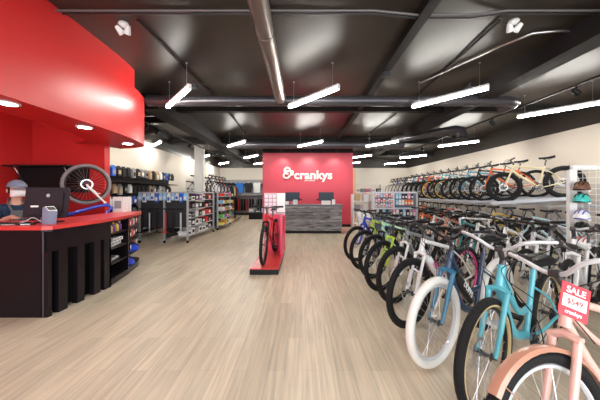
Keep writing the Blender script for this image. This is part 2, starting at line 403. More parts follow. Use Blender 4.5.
# emergency twin heads
def twin(x, y, z, lab):
    t = thing('emergency_light', lab, 'emergency light', (x, y, z))
    obj('base', MB().lathe([(.05, 0), (.06, -.02), (.03, -.05)], 16), WPL, t)
    for s in (-1, 1):
        T = Matrix.Translation((s * .05, 0, -.09)) @ Matrix.Rotation(s * .6, 4, 'Y') @ Matrix.Rotation(.5, 4, 'X')
        obj('lamp_head', MB().lathe([(.022, .05), (.03, .02), (.042, -.04), (.038, -.045)], 14, T=T), WPL, t)
twin(-2.2 + .02, 3.3, ZC - 0.0, 'white twin head emergency light beside the red bulkhead')
twin(2.55, 3.25, ZC, 'white twin head emergency light above the bike side')
for x, y, lab in ((1.37, 4.4, 'small dark sensor box on the thin ceiling beam'), (-1.95, 4.9, 'small dark junction box on the left conduit'), (3.1, 5.0, 'small dark junction box over the bike row')):
    tag(obj('junction_box', MB().rbox((x, y, 3.27), (.12, .12, .07), .02).box(x - .02, x + .02, y - .02, y + .02, 3.30, 3.38), DST), lab, 'junction box')
# ------------------------------------------------------------ bicycles
KINDS = {
 'mtb':    dict(W=.345, r=.0265, knob=.004, frame='diamond', bar='flat', fork='susp', sad='sport'),
 'fat':    dict(W=.360, r=.043, knob=.005, frame='diamond', bar='flat', fork='rigid', sad='sport'),
 'hybrid': dict(W=.345, r=.020, knob=0, frame='diamond', bar='flat', fork='rigid', sad='sport'),
 'road':   dict(W=.340, r=.014, knob=0, frame='diamond', bar='drop', fork='rigid', sad='sport'),
 'step':   dict(W=.345, r=.027, knob=.002, frame='step', bar='swept', fork='rigid', sad='wide'),
 'ebike':  dict(W=.345, r=.031, knob=0, frame='step', bar='swept', fork='rigid', sad='wide'),
 'cruiser':dict(W=.332, r=.028, knob=0, frame='cruiser', bar='swept', fork='rigid', sad='wide'),
}
def bez(pts, n=10): 
    out = smoothpath([Vector(p) for p in pts], n); return out
def k_tire(W, r, knob): return MB().torus(W - r, r, 96 if knob else 48, 10, knob=knob).mesh('tire')
def k_wall(W, r): return MB().torus(W - r * 1.55, r * .5, 48, 6, rz=r * 1.04).mesh('sidewall')
def k_rim(W, r): return MB().torus(W - 2 * r - .008, .012, 44, 6, rz=.013).mesh('rim')
def k_spokes(W, r):
    mb = MB(); R = W - 2 * r - .012
    for i in range(28):
        a = 2 * PI * i / 28; s = 1 if i % 2 else -1; b = a + (.5 if i % 4 < 2 else -.5)
        mb.tube([(.022 * math.cos(b), s * .028, .022 * math.sin(b)), (R * math.cos(a), 0, R * math.sin(a))], .0014, 4, cap=False)
    return mb.mesh('spokes')
RY = Matrix.Rotation(PI / 2, 4, 'X')
def k_hub(): return MB().lathe([(.008, -.06), (.012, -.035), (.026, -.03), (.014, -.02), (.013, .02), (.026, .03), (.012, .035), (.008, .06)], 12, T=RY).mesh('hub')
def k_rotor(): 
    mb = MB().torus(.078, .010, 32, 4, rz=.0012, c=(0, .036, 0))
    for i in range(6):
        a = i * PI / 3; mb.tube([(.015 * math.cos(a), .036, .015 * math.sin(a)), (.07 * math.cos(a + .3), .036, .07 * math.sin(a + .3))], .003, 4)
    return mb.mesh('brake_rotor')
def k_cass():
    mb = MB()
    for i in range(6): mb.lathe([(.05 - i * .006, 0), (.05 - i * .006, .002)], 20, T=RY @ Matrix.Translation((0, 0, .028 + i * .004)))
    return mb.mesh('cassette')
def k_saddle(wide):
    w1 = .12 if wide else .07; L = .14 if not wide else .15
    rings = []
    for k in range(9):
        t = k / 8; x = -L + 2 * L * t
        hw = .018 + (w1 - .018) * (max(0, (t - .25) / .75) ** 1.3) if t < .93 else w1 * .8
        if k == 0: hw = .010
        h = .022 + (.025 if wide else .01) * t
        zz = .012 * math.cos(t * PI) * 0 + .012 * (t - .5) ** 2 * 4
        rings.append([(x, hw * math.cos(a), zz + (h if math.sin(a) > 0 else h * .9) * math.sin(a)) for a in [2 * PI * j / 12 for j in range(12)]])
    return MB().loft(rings).tube([(-.06, .02, -.02), (0, .02, -.05), (.08, .03, -.03)], .004, 5).tube([(-.06, -.02, -.02), (0, -.02, -.05), (.08, -.03, -.03)], .004, 5).mesh('saddle')
BB = Vector((.64, 0, .285)); ST = Vector((.775, 0, .70))
def k_frame(style, W, thin, ho=0.0):
    mb = MB(); t = .7 if thin else 1.0
    hb = Vector((.182, 0, .735)); ht = Vector((.228, 0, .862)); Rr = Vector((1.08, 0, W))
    mb.tube([hb, ht], .024, 12); mb.tube([hb, hb + (ht - hb) * .08], .028, 12); mb.tube([ht - (ht - hb) * .08, ht], .028, 12)
    mb.tube([BB + Vector((0, -.04, 0)), BB + Vector((0, .04, 0))], .024, 12)
    if style == 'diamond':
        mb.tube(bez([ht - Vector((.008, 0, .022)), (.45, 0, .785), ST], 4), [.021 * t] * 8 + [.017 * t], 10)
        mb.tube(bez([hb + Vector((.01, 0, .03)), (.30, 0, .62), BB], 4), [.028 * t] * 9, 10)
        mb.tube([BB, (.79, 0, .765)], .018, 10)
        top = ST
    elif style == 'step':
        mb.tube(bez([hb + Vector((.01, 0, .02)), (.27, 0, .56), (.42, 0, .36), BB], 5), .030, 12)
        mb.tube(bez([ht - Vector((.01, 0, .03)), (.34, 0, .66), (.50, 0, .49), (.70, 0, .48)], 5), .021, 10)
        mb.tube([BB, (.80, 0, .78)], .019, 10); top = Vector((.755, 0, .64))
    else:
        mb.tube(bez([hb + Vector((.01, 0, .02)), (.30, 0, .55), (.46, 0, .36), BB], 5), .022, 10)
        mb.tube(bez([ht - Vector((.01, 0, .02)), (.40, 0, .80), (.60, 0, .72), ST], 5), .018, 10)
        mb.tube(bez([hb + Vector((.02, 0, .07)), (.42, 0, .62), (.62, 0, .64), (.75, 0, .63)], 5), .014, 10)
        mb.tube([BB, (.80, 0, .78)], .018, 10); top = ST
    for s in (-1, 1):
        mb.tube(bez([top + Vector((0, s * .015, -.02)), (.93, s * .055, (top.z + W) / 2 + .02), Rr + Vector((0, s * .07, 0))], 4), .009, 8)
        mb.tube(bez([BB + Vector((.02, s * .02, 0)), (.80, s * .055, .30), Rr + Vector((0, s * .07, 0))], 4), .011, 8)
    return mb.mesh('frame')
def k_fork(kind, W, r):
    mb = MB(); hb = Vector((.18, 0, .73)); o = .05 if r < .04 else .07
    cz = min(.72, W + .37); cx = .17
    mb.tube([(cx, -o - .012, cz - .01), (cx, 0, cz + .012), (cx, o + .012, cz - .01)], .020, 8)
    for s in (-1, 1):
        if kind == 'susp':
            mb.tube([(cx, s * o, cz - .01), (.09, s * o, cz - .20)], .015, 10)
            mb.tube([(.094, s * o, cz - .17), (.03, s * o, W + .03), (0, s * o, W)], [.022, .020, .014], 10)
        else:
            mb.tube(bez([(cx, s * o, cz - .01), (.09, s * o, W + .18), (.03, s * o, W + .05), (0, s * o, W)], 4), [.017] * 6 + [.014] * 5 + [.011] * 2, 10)
    if kind == 'susp': mb.tube([(.085, -o, cz - .17), (.06, 0, cz - .14), (.085, o, cz - .17)], .010, 6)
    return mb.mesh('fork')
def bar_pts(kind, s):
    if kind == 'flat': return [(.19, 0, .975), (.19, s * .05, .975), (.195, s * .12, .992), (.22, s * .30, 1.0)]
    if kind == 'swept': return [(.19, 0, .97), (.185, s * .05, .98), (.17, s * .14, 1.035), (.24, s * .25, 1.05), (.33, s * .28, 1.035), (.44, s * .30, 1.01)]
    return [(.19, 0, .93), (.19, s * .17, .93), (.16, s * .205, .93), (.10, s * .21, .92), (.085, s * .21, .87), (.12, s * .215, .81), (.22, s * .22, .80)]
def k_bar(kind):
    mb = MB()
    for s in (-1, 1): mb.tube(bez(bar_pts(kind, s), 4), .011 if kind != 'drop' else .015, 8)
    return mb.mesh('handlebar')
def k_grip(kind, s):
    p = bar_pts(kind, s); a = Vector(p[-2]); b = Vector(p[-1])
    a = b + (a - b).normalized() * .125
    return MB().tube([a, a + (b - a) * .05, a + (b - a) * .9, b], [.018, .0165, .0165, .018], 10).mesh('grip')
def k_lever(kind, s):
    p = bar_pts(kind, s); a = Vector(p[-2]); b = Vector(p[-1]); d = (b - a).normalized(); c = b - d * .17
    mb = MB().tube([c - d * .018, c + d * .018], .019, 8)
    f = Vector((-.055, 0, -.02)) if kind != 'swept' else Vector((0, s * .045, -.03))
    mb.tube([c, c + f, c + f * 1.1 + d * .10], [.009, .007, .006], 6)
    return mb.mesh('brake_lever')
def k_stem(): return MB().tube([(.228, 0, .86), (.245, 0, .905)], .019, 10).tube([(.24, 0, .90), (.19, 0, .972)], .017, 10).tube([(.19, -.022, .974), (.19, .022, .974)], .021, 10).mesh('stem')
def k_crank():
    mb = MB().torus(.085, .006, 36, 4, rz=.002, c=(BB.x, -.052, BB.z)).lathe([(.03, .046), (.03, .058)], 14, T=Matrix.Translation(BB) @ RY)
    for i in range(5):
        a = i * 2 * PI / 5; mb.tube([(BB.x, -.052, BB.z), (BB.x + .08 * math.cos(a), -.052, BB.z + .08 * math.sin(a))], .005, 4)
    mb.tube([(BB.x, -.07, BB.z), (BB.x - .165, -.075, BB.z - .05)], .010, 6); mb.tube([(BB.x, .07, BB.z), (BB.x + .165, .075, BB.z + .05)], .010, 6)
    return mb.mesh('crankset')
def k_pedal(s):
    c = (BB.x - .165, -.125, BB.z - .05) if s < 0 else (BB.x + .165, .125, BB.z + .05)
    mb = MB()
    for dx in (-.04, .04): mb.cbox((c[0] + dx, c[1], c[2]), (.012, .09, .018))
    mb.cbox(c, (.02, .09, .02)); mb.cbox((c[0], c[1] - .042, c[2]), (.09, .008, .016)); mb.cbox((c[0], c[1] + .042, c[2]), (.09, .008, .016))
    return mb.mesh('pedal')
def k_chain(W):
    pts = []
    for k in range(9):
        a = PI / 2 + PI * k / 8; pts.append((BB.x + .088 * math.cos(a), -.052, BB.z + .088 * math.sin(a)))
    pts += [(.9, -.05, W - .10), (1.08, -.045, W - .14), (1.11, -.045, W - .11), (1.10, -.045, W - .045), (1.11, -.045, W + .02), (1.08, -.045, W + .042)]
    return MB().tube(pts, .004, 4, closed=True).mesh('chain')
def k_derail(W): return MB().cbox((1.09, -.06, W - .04), (.02, .02, .05)).cbox((1.095, -.05, W - .11), (.022, .012, .08)).lathe([(.02, 0), (.02, .008)], 12, T=Matrix.Translation((1.09, -.045, W - .135)) @ RY).mesh('derailleur')
def k_cables(kind):
    mb = MB()
    for s in (-1, 1):
        p = bar_pts(kind, s); c = Vector(p[-2]).lerp(Vector(p[-1]), .2)
        mb.tube(bez([c, (.08, s * .16, .99 if kind != 'swept' else .95), (.07, s * .06, .88), (.20, s * .03, .78), (.30, s * .03, .66)], 4), .0028, 4)
    p = bar_pts(kind, 1); mb.tube(bez([Vector(p[-2]), (.05, .12, .93), (.08, .04, .76), (.10, .055, .58), (.03, .06, .40)], 4), .0028, 4)
    return mb.mesh('cables')
def k_fender(W, a0, a1, cx=0.0):
    mb = MB(); n = 18; vs = []; fs = []
    for i in range(n + 1):
        a = a0 + (a1 - a0) * i / n
        for j, (dy, dr) in enumerate(((-.030, -.014), (-.022, .003), (0, .010), (.022, .003), (.030, -.014), (.020, .000), (0, .006), (-.020, .000))):
            R = W + .012 + dr; vs.append((R * math.cos(a), dy, R * math.sin(a)))
    for i in range(n):
        for j in range(8): fs.append((i * 8 + j, i * 8 + (j + 1) % 8, i * 8 + 8 + (j + 1) % 8, i * 8 + 8 + j))
    mb.add(vs, fs, True)
    for a in (a0 + .15, a1 - .15):
        for s in (-1, 1): mb.tube([(W * math.cos(a), s * .034, W * math.sin(a)), (0, s * .075, 0)], .0025, 4)
    return mb.mesh('fender')

def wheel(name, parent, loc, K, rimm, tirem, wallm, rear):
    W, r = K['W'], K['r']; key = (W, r, K['knob'])
    w_ = put(name, cached(('rim', W, r), lambda: k_rim(W, r)), rimm, parent, loc)
    put('tire', cached(('tire',) + key, lambda: k_tire(*key)), tirem, w_)
    if wallm: put('sidewall', cached(('wall', W, r), lambda: k_wall(W, r)), wallm, w_)
    put('spokes', cached(('spk', W, r), lambda: k_spokes(W, r)), STEEL if rimm is not M.get('x') else DST, w_)
    put('hub', cached('hub', k_hub), DST, w_)
    put('brake_rotor', cached('rotor', k_rotor), STEEL, w_)
    if rear: put('cassette', cached('cass', k_cass), DST, w_)
    return w_
def paint(name, c, rough=.28): return mat('paint_' + name, c, rough, coat=.5, var=.03)

def bike(kind, col, loc, deg, label, group=None, steer=0, pitch=0, fork=None, rim=None, tire=None, wall=None, sad=None, grip=None,
         fender=None, battery=None, seat_up=0.0, decal=None, mirror=False, flip=False, name=None, full=True, roll=0, barm=None, rrim=None):
    K = KINDS[kind]; W = K['W']
    nm = name or {'mtb': 'mountain_bike', 'fat': 'fat_tire_bike', 'hybrid': 'city_bike', 'road': 'road_bike', 'step': 'step_through_bike', 'ebike': 'electric_bike', 'cruiser': 'cruiser_bike'}[kind]
    t = thing(nm, label, 'bicycle', loc, 0, group)
    if flip:
        h = Vector((math.cos(math.radians(deg)), math.sin(math.radians(deg)), 0)); zz = Vector((0, 0, 1)); ca, sa = math.cos(flip), math.sin(flip)
        ax = h * ca - zz * sa; az = -zz * ca - h * sa; ay = az.cross(ax)
        t.matrix_basis = Matrix.Translation(Vector(loc) - az * W) @ Matrix((ax, ay, az)).transposed().to_4x4()
    else: t.rotation_euler = (math.radians(roll), math.radians(-pitch), math.radians(deg))
    fork = fork or col; rim = rim or BLK; tire = tire or RUB; grip = grip or BLK; sad = sad or BLK
    fr_ = put('frame', cached(('frame', K['frame'], kind == 'road', W), lambda: k_frame(K['frame'], W, kind == 'road')), col, t)
    fk = put('fork', cached(('fork', K['fork'], W, K['r']), lambda: k_fork(K['fork'], W, K['r'])), fork, t)
    fw = wheel('front_wheel', t, (0, 0, W), K, rim, tire, wall, False)
    wheel('rear_wheel', t, (1.08, 0, W), K, rrim or rim, tire, wall, True)
    hb = sm = cb = None
    if full: hb = put('handlebar', cached(('bar', K['bar']), lambda: k_bar(K['bar'])), barm or (BLK if kind not in ('cruiser', 'step') else SILV), t)
    for s in ((-1, 1) if full else ()):
        put('grip', cached(('grip', K['bar'], s), lambda: k_grip(K['bar'], s)), grip, hb)
        put('brake_lever', cached(('lever', K['bar'], s), lambda: k_lever(K['bar'], s)), DST, hb)
    if full: sm = put('stem', cached('stem', k_stem), DST, t)
    if full: cb = put('cables', cached(('cab', K['bar']), lambda: k_cables(K['bar'])), BLK, t)
    dz = seat_up; sx = .835 + dz * .3
    put('seatpost', cached(('post', round(dz, 2)), lambda: MB().tube([(.785, 0, .74), (.822 + dz * .3, 0, .865 + dz)], .014, 8).mesh('seatpost')), DST, t)
    put('saddle', cached(('sad', K['sad']), lambda: k_saddle(K['sad'] == 'wide')), sad, t, (sx, 0, .905 + dz))
    ck = put('crankset', cached('crank', k_crank), DST, t)
    for s in (-1, 1): put('pedal', cached(('ped', s), lambda: k_pedal(s)), BLK, ck)
    put('chain', cached(('chain', W), lambda: k_chain(W)), DST, t)
    put('derailleur', cached(('der', W), lambda: k_derail(W)), DST, t)
    ff = None
    if fender:
        ff = put('fender', cached(('fen', W, 0), lambda: k_fender(W, math.radians(-5), math.radians(144))), fender, t, (0, 0, W))
        put('fender', cached(('fen', W, 1), lambda: k_fender(W, math.radians(-5), math.radians(150))), fender, t, (1.08, 0, W))
    if battery:
        b = put('battery', MB().tube([(.29, 0, .66), (.31, 0, .64), (.53, 0, .41), (.55, 0, .39)], [.03, .043, .043, .03], 12).mesh('battery'), battery, t)
    if decal:
        txt, size, dm, along = decal
        a, b2 = along; a = Vector(a); b2 = Vector(b2); dd = (b2 - a).normalized(); c = (a + b2) / 2
        me = text_mesh(txt, size, .001, .002)
        for s in (-1, 1):
            x = dd if s < 0 else -dd; zn = Vector((0, s, 0)); y = zn.cross(x)
            Mx = Matrix((x, y, zn)).transposed().to_4x4(); off = decal_off[0] if decal_off else .03
            o = put('lettering', me, dm, fr_); o.matrix_basis = Matrix.Translation(c + zn * off) @ Mx
    if steer:
        ax = Vector((.342, 0, .94)).normalized(); p = Vector((.18, 0, .73))
        Rm = Matrix.Translation(p) @ Matrix.Rotation(math.radians(steer), 4, ax) @ Matrix.Translation(-p)
        for o in [fk, fw, hb, sm, cb] + ([ff] if ff else []):
            o.matrix_basis = Rm @ Matrix.Translation(o.location)
    return t
decal_off = [.034]

NAVY = paint('navy', (0.015, 0.05, 0.11)); TURQ = paint('turquoise', (0.11, 0.50, 0.60)); PINK = paint('rose_gold', (0.76, 0.47, 0.40))
PWHITE = paint('white', (0.82, 0.82, 0.82)); PBLACK = paint('black', (0.015, 0.015, 0.017)); PRED = paint('red', (0.65, 0.02, 0.02))
PBLUE = paint('royal_blue', (0.02, 0.06, 0.55)); LIME = paint('lime', (0.50, 0.72, 0.05)); MINT = paint('mint', (0.45, 0.80, 0.55))
ORANGE = paint('orange', (0.80, 0.14, 0.02)); CREAM = paint('cream', (0.76, 0.66, 0.42)); GREYP = paint('grey', (0.22, 0.23, 0.25))
SKY = paint('sky_blue', (0.10, 0.42, 0.66)); TEAL = paint('teal', (0.02, 0.25, 0.28)); PSILV = paint('silver', (0.60, 0.61, 0.63))
YEL = paint('yellow', (0.80, 0.52, 0.03)); MAG = paint('magenta', (0.75, 0.03, 0.28)); COPPER = paint('copper', (0.55, 0.27, 0.18)); PALEB = paint('pale_blue', (0.50, 0.70, 0.78))
BROWN = mat('brown_vinyl', (0.16, 0.07, 0.035), 0.5)

TH = 33
# front row, nearest first
decal_off[0] = .045
bike('cruiser', PINK, (1.06, 1.07, 0), 14, 'rose gold cruiser bicycle with copper fenders nearest the camera', roll=-10, fender=COPPER, rim=PSILV, wall=None, sad=BROWN)
bike('step', TURQ, (1.13, 1.66, 0), TH, 'turquoise step-through bicycle with tan sidewall tires and a wide black saddle', wall=TAN, rim=BLK, seat_up=-.11)
bike('ebike', NAVY, (1.03, 2.09, 0), TH, 'navy electric bicycle with thick white tires and lettered battery', tire=WHR, rim=PSILV, battery=PBLACK, fork=paint('steel_blue', (0.04, 0.20, 0.33)), decal=('DUPPS', .065, PWHITE, ((.30, 0, .645), (.54, 0, .40))))
decal_off[0] = .045
bike('mtb', PWHITE, (1.08, 2.70, 0), TH, 'white mountain bike with pink lettering behind the white-tired electric one', fork=PWHITE, rrim=MAG, battery=PWHITE, decal=('NIVATI', .075, MAG, ((.30, 0, .645), (.54, 0, .40))))
bike('mtb', GREYP, (1.15, 3.30, 0), TH, 'grey mountain bike with a white fork between the white and lime bicycles', fork=PWHITE)
bike('mtb', PBLACK, (1.10, 3.70, 0), TH, 'black mountain bike with lime fork behind the grey one', fork=LIME)
bike('mtb', MINT, (1.14, 4.25, 0), TH, 'mint green mountain bike in the middle of the front row', fork=PBLACK)
bike('mtb', LIME, (1.09, 4.72, 0), TH, 'lime green mountain bike second from the far end of the front row', fork=PBLACK)
bike('mtb', PBLUE, (1.08, 5.30, 0), TH, 'royal blue mountain bike at the far end of the front row', fork=PBLUE, rim=BLK)

# middle row behind the front row
mid = [('step', PINK, 2.50, 1.74, 'pink step-through bicycle at the right edge behind the turquoise one'),
       ('step', PALEB, 2.62, 2.10, 'pale blue step-through bicycle in the middle row at the right'),
       ('mtb', PWHITE, 2.60, 2.65, 'white mountain bike in the middle row behind the navy electric one'),
       ('hybrid', PSILV, 2.62, 3.15, 'silver city bike in the middle row with thin tires'),
       ('mtb', PWHITE, 2.66, 3.65, 'white mountain bike in the middle row beside the silver city bike'),
       ('road', PWHITE, 2.60, 4.15, 'white road bike with drop bars in the middle row'),
       ('hybrid', TEAL, 2.62, 4.62, 'teal city bike in the middle row beside the drop bar bike'),
       ('mtb', COPPER, 2.60, 5.10, 'copper mountain bike in the middle row'),
       ('mtb', PSILV, 2.62, 5.6, 'silver mountain bike near the far end of the middle row'),
       ('mtb', ORANGE, 2.60, 6.1, 'orange mountain bike at the far end of the middle row')]
for k, c, x, y, lab in mid: bike(k, c, (x, y, 0), TH, lab, sad=BLK, steer=random.uniform(-8, 8), barm=SILV if c is PWHITE else BLK, fork=PWHITE if c in (PWHITE, PSILV) else None)

# lower wall row
TW = -30
cols = [('grey', GREYP), ('pale blue', PALEB), ('black', PBLACK), ('yellow', YEL), ('silver', PSILV), ('black', PBLACK), ('white', PWHITE), ('red', PRED), ('grey', GREYP), ('teal', TEAL), ('orange', ORANGE), ('black', PBLACK), ('silver', PSILV), ('orange', ORANGE)]
for i, (cn, c) in enumerate(cols):
    y = 5.15 + i * .56
    bike('mtb' if i % 3 else 'hybrid', c, (4.60, y, 0), TW, '%s bicycle on the floor under the wall rack, %s from the front' % (cn, ORD[i]), 'bicycles under the wall rack', seat_up=.04, steer=random.uniform(-10, 10), rim=(BLK, ORANGE, BLK)[i % 3] if i in (7, 10) else BLK)
# upper wall row on the rack
ZR = 1.11
up = [('fat', 'cream', CREAM), ('mtb', 'orange', ORANGE), ('mtb', 'black', PBLACK), ('mtb', 'sky blue', SKY), ('mtb', 'white and red', PWHITE), ('mtb', 'grey', GREYP), ('mtb', 'turquoise', TURQ), ('mtb', 'white', PWHITE), ('mtb', 'orange', ORANGE), ('mtb', 'black', PBLACK), ('mtb', 'red', PRED), ('mtb', 'sky blue', SKY), ('road', 'white', PWHITE), ('road', 'black', PBLACK), ('road', 'silver', PSILV), ('road', 'blue', PBLUE), ('road', 'white', PWHITE)]
ups = []
for i, (k, cn, c) in enumerate(up):
    y = 6.5 + (0 if i == 0 else .22 + i * .50); ups.append(y)
    bike(k, c, (4.9, y, ZR + .012), TW, '%s %s on the upper wall rack, %s from the front' % (cn, 'fat tire bike' if k == 'fat' else ('road bike' if k == 'road' else 'mountain bike'), ORD[i]), 'bicycles on the upper wall rack', pitch=5.5, fork=None if i in (0, 1, 3, 6, 8) else BLK, rim=YEL if i in (5, 7) else (BLK if k != 'road' else PSILV), seat_up=.03, steer=-4 if i else 0)
RAIL = mat('rack_grey_metal', (0.42, 0.43, 0.46), 0.4, 0.2)
r = thing('bike_rack', 'silver two-rail wall rack holding the upper row of bicycles', 'bike rack', (4.9, 6.5, 0))
cs, sn = math.cos(math.radians(TW)), math.sin(math.radians(TW))
obj('front_rail', MB().box(-.12, -.04, -.5, 8.7, ZR - .07, ZR - .03), RAIL, r)
obj('rear_rail', MB().box(.93, .99, -1.2, 8.3, ZR - .0, ZR + .055), RAIL, r)
for k in range(7):
    y = -.9 + k * 1.5
    obj('upright', MB().box(1.56, 1.64, y, y + .06, 0.0, 2.0), GREYM, r)
    obj('bracket', MB().prism([(-.02, ZR - .04), (1.57, ZR + .00), (1.57, ZR - .16), (1.4, ZR - .10)], y + .01, y + .05, Matrix(((1, 0, 0, 0), (0, 0, 1, 0), (0, 1, 0, 0), (0, 0, 0, 1)))), RAIL, r)
tm = MB().box(-.3, 1.40, -.04, .04, -.035, -.012).box(-.3, 1.4, -.045, -.04, -.03, .02).box(-.3, 1.4, .04, .045, -.03, .02).mesh('tray')
tmf = MB().box(-.3, 1.40, -.06, .06, -.045, -.022).box(-.3, 1.4, -.066, -.06, -.04, .03).box(-.3, 1.4, .06, .066, -.04, .03).mesh('tray')
for i, y in enumerate(ups):
    o = put('tray', tm if i else tmf, RAIL, r, (0, y - 6.5, ZR + .012)); o.rotation_euler = (0, math.radians(-5.5), math.radians(TW))
# left upper bikes
for i in range(5):
    bike('road', (PBLACK, PWHITE, GREYP, PBLACK, PRED, PBLACK, PSILV)[i], (-3.95 - 0.0, 12.1 + i * .52, 1.19), 180 + 18, 'road bike on the shelf behind the white column, %s from the front' % ORD[i], 'bicycles on the left shelf')
r = thing('bike_rack', 'black shelf carrying the road bikes behind the white column', 'bike rack', (-4.5, 12, 0))
obj('shelf_board', MB().box(-.5, 1.0, -.35, 2.45, 1.1, 1.18), BLK, r)
for y in (-.3, 1.0, 2.38):
    obj('leg', MB().box(.9, .96, y, y + .06, 0, 1.1), BLK, r)
# podium with its bike
p = thing('display_podium', 'red display podium with black edge and upright red fin in the aisle', 'podium', (-.62, 4.42, 0))
obj('plinth', MB().box(-.235, .235, 0.0, 1.5, 0, .085), BLK, p)
obj('deck', MB().box(-.235, .235, 0, 1.5, .085, .10), REDTOP, p)
FIN = mat('red_acrylic', (0.80, 0.03, 0.10), 0.25)
obj('fin', MB().box(-.20, .26, 1.42, 1.46, .10, .88).box(.20, .245, .75, 1.42, .10, .88), FIN, p)
obj('clear_header', MB().box(-.20, .26, 1.425, 1.455, .88, 1.34), GLASSM, p)
obj('notice', MB().box(.08, .25, 1.41, 1.424, .93, 1.33), WPL, p)
mb = MB()
for i in range(3):
    for j in range(5): mb.box(-.18 + i * .085, -.12 + i * .085, 1.412, 1.424, .90 + j * .085, .96 + j * .085)
obj('notice_cards', mb, mat('pale_pink_card', (0.85, 0.66, 0.74), 0.5), p)
bike('mtb', PRED, (-.66, 4.66, .10), 85, 'black and red mountain bike standing on the red display podium', fork=PBLACK, steer=4)
# ------------------------------------------------------------ service counter
c = thing('service_counter', 'dark espresso service counter with red top and slotted side under the red bulkhead', 'counter', (-2.78, 2.9, 0))
cx, cy = 2.78, -2.9      # local = world + (2.78,-2.9)
def cl(pts): return [(x + cx, y + cy) for x, y in pts]
obj('front_panel', MB().box(-2.2, 0.0, 0.0, .04, 0, .94), DKWOOD, c)
obj('corner_trim', MB().box(-.004, .004, -.004, .004, 0, .94), mat('grey_edge_strip', (.12, .12, .13), .4), c)
sp = MB().box(-.02, .05, .02, .93, .70, .94).box(-.02, .05, .93, .96, 0, .94)
for y0, y1 in ((2.9, 2.946), (3.03, 3.146), (3.285, 3.39), (3.55, 3.66), (3.73, 3.86)):
    sp.box(-.02, .05, y0 - 2.9, y1 - 2.9, 0, .70)
obj('slotted_panel', sp, DKWOOD, c)
obj('recess_back', MB().box(-.09, -.07, .04, .93, 0, .94), VOID, c)
obj('inner_panel', MB().box(-2.2, -.6, .56, .60, 0, .94).box(-.62, -.58, .56, 1.0, 0, .94), DKWOOD, c)
top = cl([(-5.0, 2.86), (-2.76, 2.86), (-2.68, 2.9), (-2.66, 3.5), (-2.70, 3.9), (-2.80, 4.4), (-2.94, 4.9), (-3.10, 5.22), (-3.26, 5.32), (-3.45, 5.30), (-3.52, 5.05), (-3.45, 4.5), (-3.40, 3.48), (-5.0, 3.48)])
obj('countertop', MB().prism(top, .945, .985), REDTOP, c)
obj('top_edge', MB().prism(top, .925, .945), DKWOOD, c)
# shelf section
shelf = cl([(-2.74, 3.88), (-2.84, 4.4), (-2.98, 4.9), (-3.12, 5.18), (-3.24, 5.27), (-3.42, 5.25), (-3.40, 4.5), (-3.36, 3.88)])
for z0, z1 in ((0.02, .10), (.30, .32), (.52, .54), (.735, .755)):
    obj('shelf', MB().prism(shelf, z0, z1), DKWOOD, c)
obj('shelf_back', MB().prism(cl([(-3.30, 3.88), (-3.36, 3.88), (-3.44, 5.25), (-3.38, 5.24)]), .1, .925), VOID, c)
obj('shelf_divider', MB().prism(cl([(-2.82, 4.38), (-2.835, 4.42), (-3.34, 4.42), (-3.34, 4.38)]), .1, .925), DKWOOD, c)

# goods helper
YB = mat('yellow_plastic', (.8, .62, .03), .4); PU = mat('purple_plastic', (.22, .05, .35), .4); BLU = mat('blue_card', (.02, .12, .65), .5)
LBL = mat('light_blue_card', (.30, .60, .88), .5); WH = mat('white_card', (.8, .8, .8), .55); BKC = mat('black_card', (.02, .02, .022), .5)
RDC = mat('red_card', (.7, .03, .03), .5); ORC = mat('orange_card', (.85, .22, .03), .5); GNC = mat('green_card', (.15, .55, .10), .5)
GRC = mat('grey_card', (.30, .30, .31), .6); PKC = mat('pink_card', (.85, .25, .45), .5); TNC = mat('tan_fabric', (.55, .38, .22), .8); YLC = mat('yellow_card', (.85, .75, .10), .5)
CN = {WH.name: 'white', BKC.name: 'black', RDC.name: 'red', ORC.name: 'orange', GNC.name: 'green', GRC.name: 'grey', PKC.name: 'pink', TNC.name: 'tan', YLC.name: 'yellow', BLU.name: 'blue', LBL.name: 'light blue'}
def k_pack():   # hanging pack: header card, bulging body, facing -y, hung from z=0
    return MB().box(-.45, .45, 0, .03, -.22, 0).rbox((0, -.02, -.6), (.9, .5, .76), .12).mesh('pack')
def k_card(): return MB().box(-.30, .30, -.285, -.262, -.80, -.42).mesh('label_card')
def pack(x, y, z, w, h, d, rz, m, lm, label, group, cat='package', name='hanging_pack'):
    t = thing(name, label, cat, (x, y, z), rz, group)
    o = put('pouch', cached('pack', k_pack), m, t); o.scale = (w, d * 2, h)
    o = put('label_card', cached('pcard', k_card), lm, t); o.scale = (w, d * 2, h)
    return t
def k_boxg(): return MB().box(-.5, .5, -.5, .5, 0, 1).mesh('carton')
def k_lab(): return MB().box(-.34, .34, -.512, -.50, .25, .75).mesh('label_panel')
def carton(x, y, z, w, d, h, rz, m, lm, label, group, name='carton'):
    t = thing(name, label, 'box', (x, y, z), rz, group)
    o = put('body', cached('cart', k_boxg), m, t); o.scale = (w, d, h)
    o = put('label_panel', cached('clab', k_lab), lm, t); o.scale = (w, d, h)
    return t
